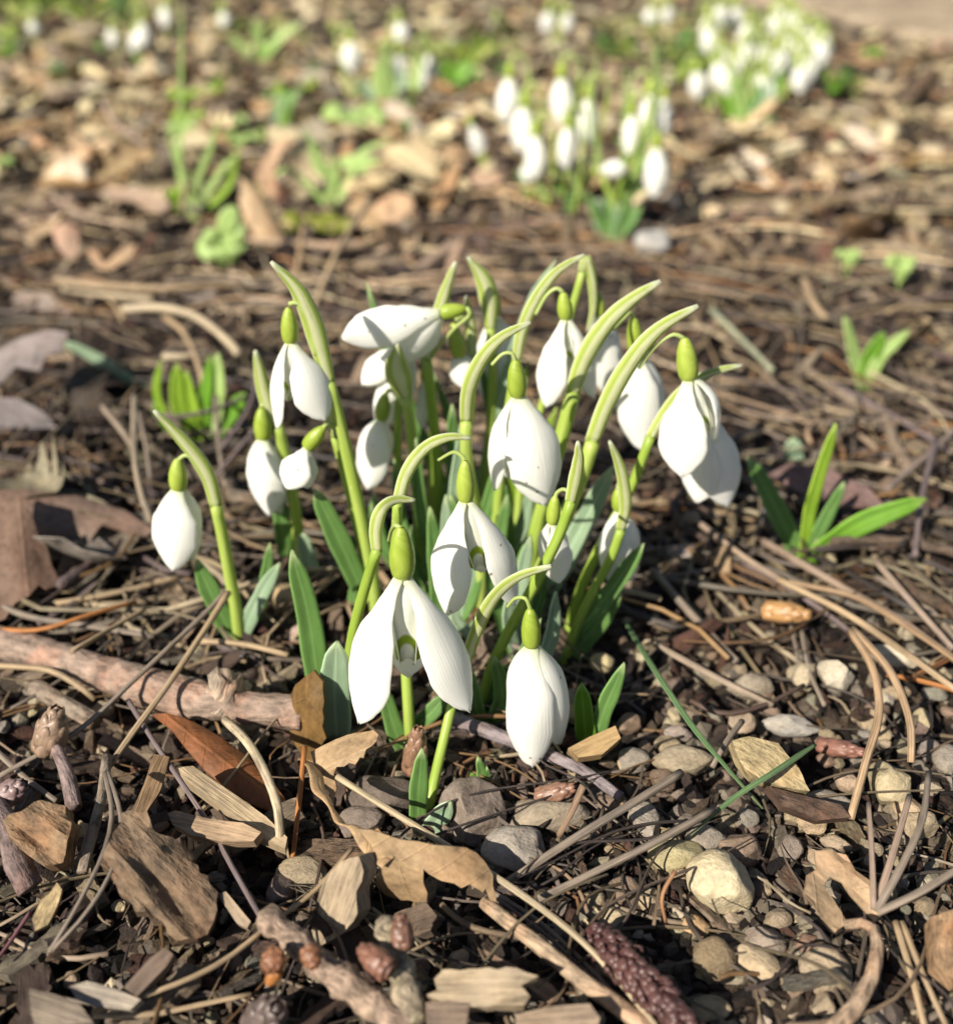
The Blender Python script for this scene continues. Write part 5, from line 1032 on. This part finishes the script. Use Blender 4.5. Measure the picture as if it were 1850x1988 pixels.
# ------------------------------------------------------------------ what nobody could count
def pile(name, label, cat, mat, mb):
    o = mb.build(name, mat, attr=True); tag(o, label, cat, kind='stuff'); return o
random.seed(5)
def damp_shade(c, p):  # dampness and painted shade together in the litter colour
    return tone(c, p)
mb = MB()
def area_spot(r0, r1):
    if random.random() < .45: return Vector((random.uniform(-1.1, .5), random.uniform(-.22, 2.4), 0)) if random.random() < .4 else Vector((random.uniform(-.42, .42), random.uniform(-.08, .7), 0))
    y = random.uniform(r0, r1); hw = .06 + .56 * y; return Vector((random.uniform(-hw, hw), y, 0))
def inframe(p):
    if p.y < .06: return False
    x, y = topx(p); return -60 < x < 1910 and -20 < y < 2060
for i in range(2600):
    p = G(random.uniform(-200, 2050), -20 + 1300 * random.random() ** 1.5) if i % 2 else area_spot(.25, 2.2)
    L = random.uniform(.018, .07); c = damp_shade(jit(random.choices([q[0] for q in NTn], (5, 4, 3, 2, 3))[0], .3), p)
    if (p.y < .17 and inframe(p)) or p.x > pe(p.y) - .06: continue
    M = Matrix.Translation((p.x, p.y, gz(p.x, p.y) + random.uniform(.0005, .007))) @ Matrix.Rotation(random.gauss(0, .05), 4, 'Y') @ Matrix.Rotation(random.uniform(0, 6.3), 4, 'Z')
    needle_geo(mb, 0, L, random.uniform(.0004, .0008) * (1 if p.y < .6 else 1.4), 4, 7, (*c, 1), M)
pile('needle_litter', 'thick layer of dry pine needles over the soil', 'needle litter', NEEDLE_S, mb)
mb = MB()
for i in range(3600):
    p = area_spot(.55, 2.6) if i % 3 else G(random.uniform(-200, 2050), -60 + 330 * random.random())
    if (p.x > 0.2 and random.random() < .3) or p.x > pe(p.y) - .05 or p.y < .30 or (p.y < .5 and inframe(p)): continue
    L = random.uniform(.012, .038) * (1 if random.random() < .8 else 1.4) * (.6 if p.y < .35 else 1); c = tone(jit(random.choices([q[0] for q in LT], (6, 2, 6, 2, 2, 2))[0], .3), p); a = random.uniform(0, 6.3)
    d = Vector((math.cos(a), math.sin(a), random.gauss(0, .3))).normalized(); b = Vector((p.x, p.y, gz(p.x, p.y) + random.uniform(.003, .014))); nrm = Vector((random.gauss(0, .45), random.gauss(0, .45), 1)).normalized()
    P = [b + d * (L * (t - .5)) + nrm * (L * random.uniform(-.04, .10) * (1 - (2 * t - 1) ** 2)) for t in (0, .2, .4, .6, .8, 1)]
    blade(mb, P, [L * q for q in (.06, .30, .42, .36, .40, .08)], nrm, random.uniform(-.25, .25), .0005, 4, None, (*c, 1), True)
pile('leaf_litter', 'brown and tan leaf litter in the distance', 'leaf litter', DEAD_S, mb)
ico = bmesh.new(); bmesh.ops.create_icosphere(ico, subdivisions=1, radius=1); IV = [v.co.copy() for v in ico.verts]; IF = [tuple(v.index for v in f.verts) for f in ico.faces]; ico.free()
mb = MB()
CC = [(.06, .042, .035), (.11, .075, .055), (.17, .12, .085), (.26, .19, .13), (.035, .026, .024), (.33, .26, .18), (.14, .07, .05)]
for i in range(15000):
    if i % 3 == 0: p = area_spot(.15, 1.4)
    else: p = G(random.uniform(-150, 2000), 250 + 1800 * random.random())
    bit = p.y > .15 and i % 3 == 0; r = random.uniform(.0006, .0021) * (1 if p.y < .4 else 1.6); c = damp_shade(jit(random.choices(CC, (5, 5, 4, 2.2, 4, 1.2, 2) if not bit else (2, 3, 3, 4, 2, 4, 2))[0], .3), p)
    if bit: r *= 1.5
    Q = Matrix.Rotation(random.uniform(0, 6.3), 3, Vector((random.gauss(0, 1), random.gauss(0, 1), random.gauss(0, 1))).normalized()) @ Matrix.Diagonal((r * random.uniform(.8, 2.6) * (1.7 if bit else 1), r * random.uniform(.5, 1.1), r * random.uniform(.3, .8)))
    b = Vector((p.x, p.y, gz(p.x, p.y) + r * .3))
    mb.add([b + Q @ (v * random.uniform(.7, 1.25)) for v in IV], IF, None, (*c, 1))
o = pile('soil_crumbs', 'crumbs of soil, bark and rotted wood covering the bed', 'soil crumbs', CRUMB, mb)
o.data.polygons.foreach_set('use_smooth', [False] * len(o.data.polygons))
mb = MB(); random.seed(31)
for i in range(1000):
    p = G(random.triangular(820, 2000, 1500) if i % 4 else random.uniform(-100, 1000), random.uniform(1180, 2040))
    r = random.uniform(.0008, .0024); c = jit(random.choice(((.15, .13, .105), (.20, .165, .12), (.12, .09, .07), (.30, .25, .18), (.09, .07, .055))), .25)
    Q = Matrix.Rotation(random.uniform(0, 6.3), 3, Vector((random.gauss(0, 1), random.gauss(0, 1), random.gauss(0, 1))).normalized()) @ Matrix.Diagonal((r * random.uniform(.8, 1.5), r * random.uniform(.6, 1.1), r * random.uniform(.5, .9)))
    b = Vector((p.x, p.y, gz(p.x, p.y) + r * .35)); mb.add([b + Q @ (v * random.uniform(.75, 1.2)) for v in IV], IF, None, (*c, 1))
o = pile('gravel', 'fine angular grit between the stones', 'gravel', STONE_S, mb)
o.data.polygons.foreach_set('use_smooth', [False] * len(o.data.polygons))
mb = MB()
for i in range(300):
    p = G(random.uniform(-120, 1980), random.uniform(1000, 2030)); L = random.uniform(.008, .03); c = tone(jit(random.choices([q[0] for q in NTn], (4, 4, 3, 2, 3))[0], .3), p)
    M = Matrix.Translation((p.x, p.y, gz(p.x, p.y) + random.uniform(.001, .004))) @ Matrix.Rotation(random.gauss(0, .09), 4, 'Y') @ Matrix.Rotation(random.uniform(0, 6.3), 4, 'Z')
    needle_geo(mb, 0, L, random.uniform(.00018, .0004), 5, 8, (*c, 1), M)
pile('needle_bits', 'broken bits of dry needles between the stones and chips', 'needle bits', NEEDLE_S, mb)
# low green cover along the far edge
mb = MB(); random.seed(9)
GC = [(.14, .24, .025), (.24, .36, .04), (.30, .38, .07), (.08, .16, .04), (.36, .42, .12)]
def green(x0, x1, y0, y1, n, sz, h):
    for _ in range(n):
        p = G(random.uniform(x0, x1), random.uniform(y0, y1)); L = random.uniform(.5, 1.2) * sz; a = random.uniform(0, 6.3); c = jit(random.choice(GC), .25)
        d = Vector((math.cos(a), math.sin(a), random.uniform(-.2, .9))).normalized(); b = Vector((p.x, p.y, gz(p.x, p.y) + random.uniform(.002, h)))
        nrm = Vector((random.gauss(0, .5), random.gauss(0, .5), 1)).normalized()
        P = [b + d * (L * t) for t in (0, .33, .66, 1)]; ww = random.choice((1, .5, .3)); blade(mb, P, [L * q * ww for q in (.1, .45, .5, .08)], nrm, .1, .0006, 2, None, (*c, 1), True)
green(-60, 260, -40, 25, 700, .045, .06); green(60, 250, 20, 60, 90, .03, .02); green(280, 720, -60, 0, 700, .05, .09); green(-40, 300, 20, 60, 90, .03, .03); green(800, 960, 110, 165, 60, .03, .02)
green(1290, 1420, 100, 190, 120, .025, .02); green(1160, 1340, 60, 150, 110, .025, .02); green(1560, 1660, 170, 200, 60, .02, .015); green(0, 60, 60, 150, 50, .03, .02); green(900, 1000, 80, 130, 50, .02, .02); green(420, 600, 60, 110, 40, .025, .02)
green(100, 240, 90, 200, 36, .02, .01); green(300, 700, 150, 380, 50, .016, .008); green(640, 900, 60, 200, 60, .02, .012)
pile('ground_cover', 'low green ground cover along the far edge of the bed', 'ground cover', litter_mat('cover_leaf', True, streak=(400, 200), lo=.7, hi=1.3, bmp=.0002, rough=.5, spec=.4, trans=.3, hue=(1, 1.1, .8)), mb)
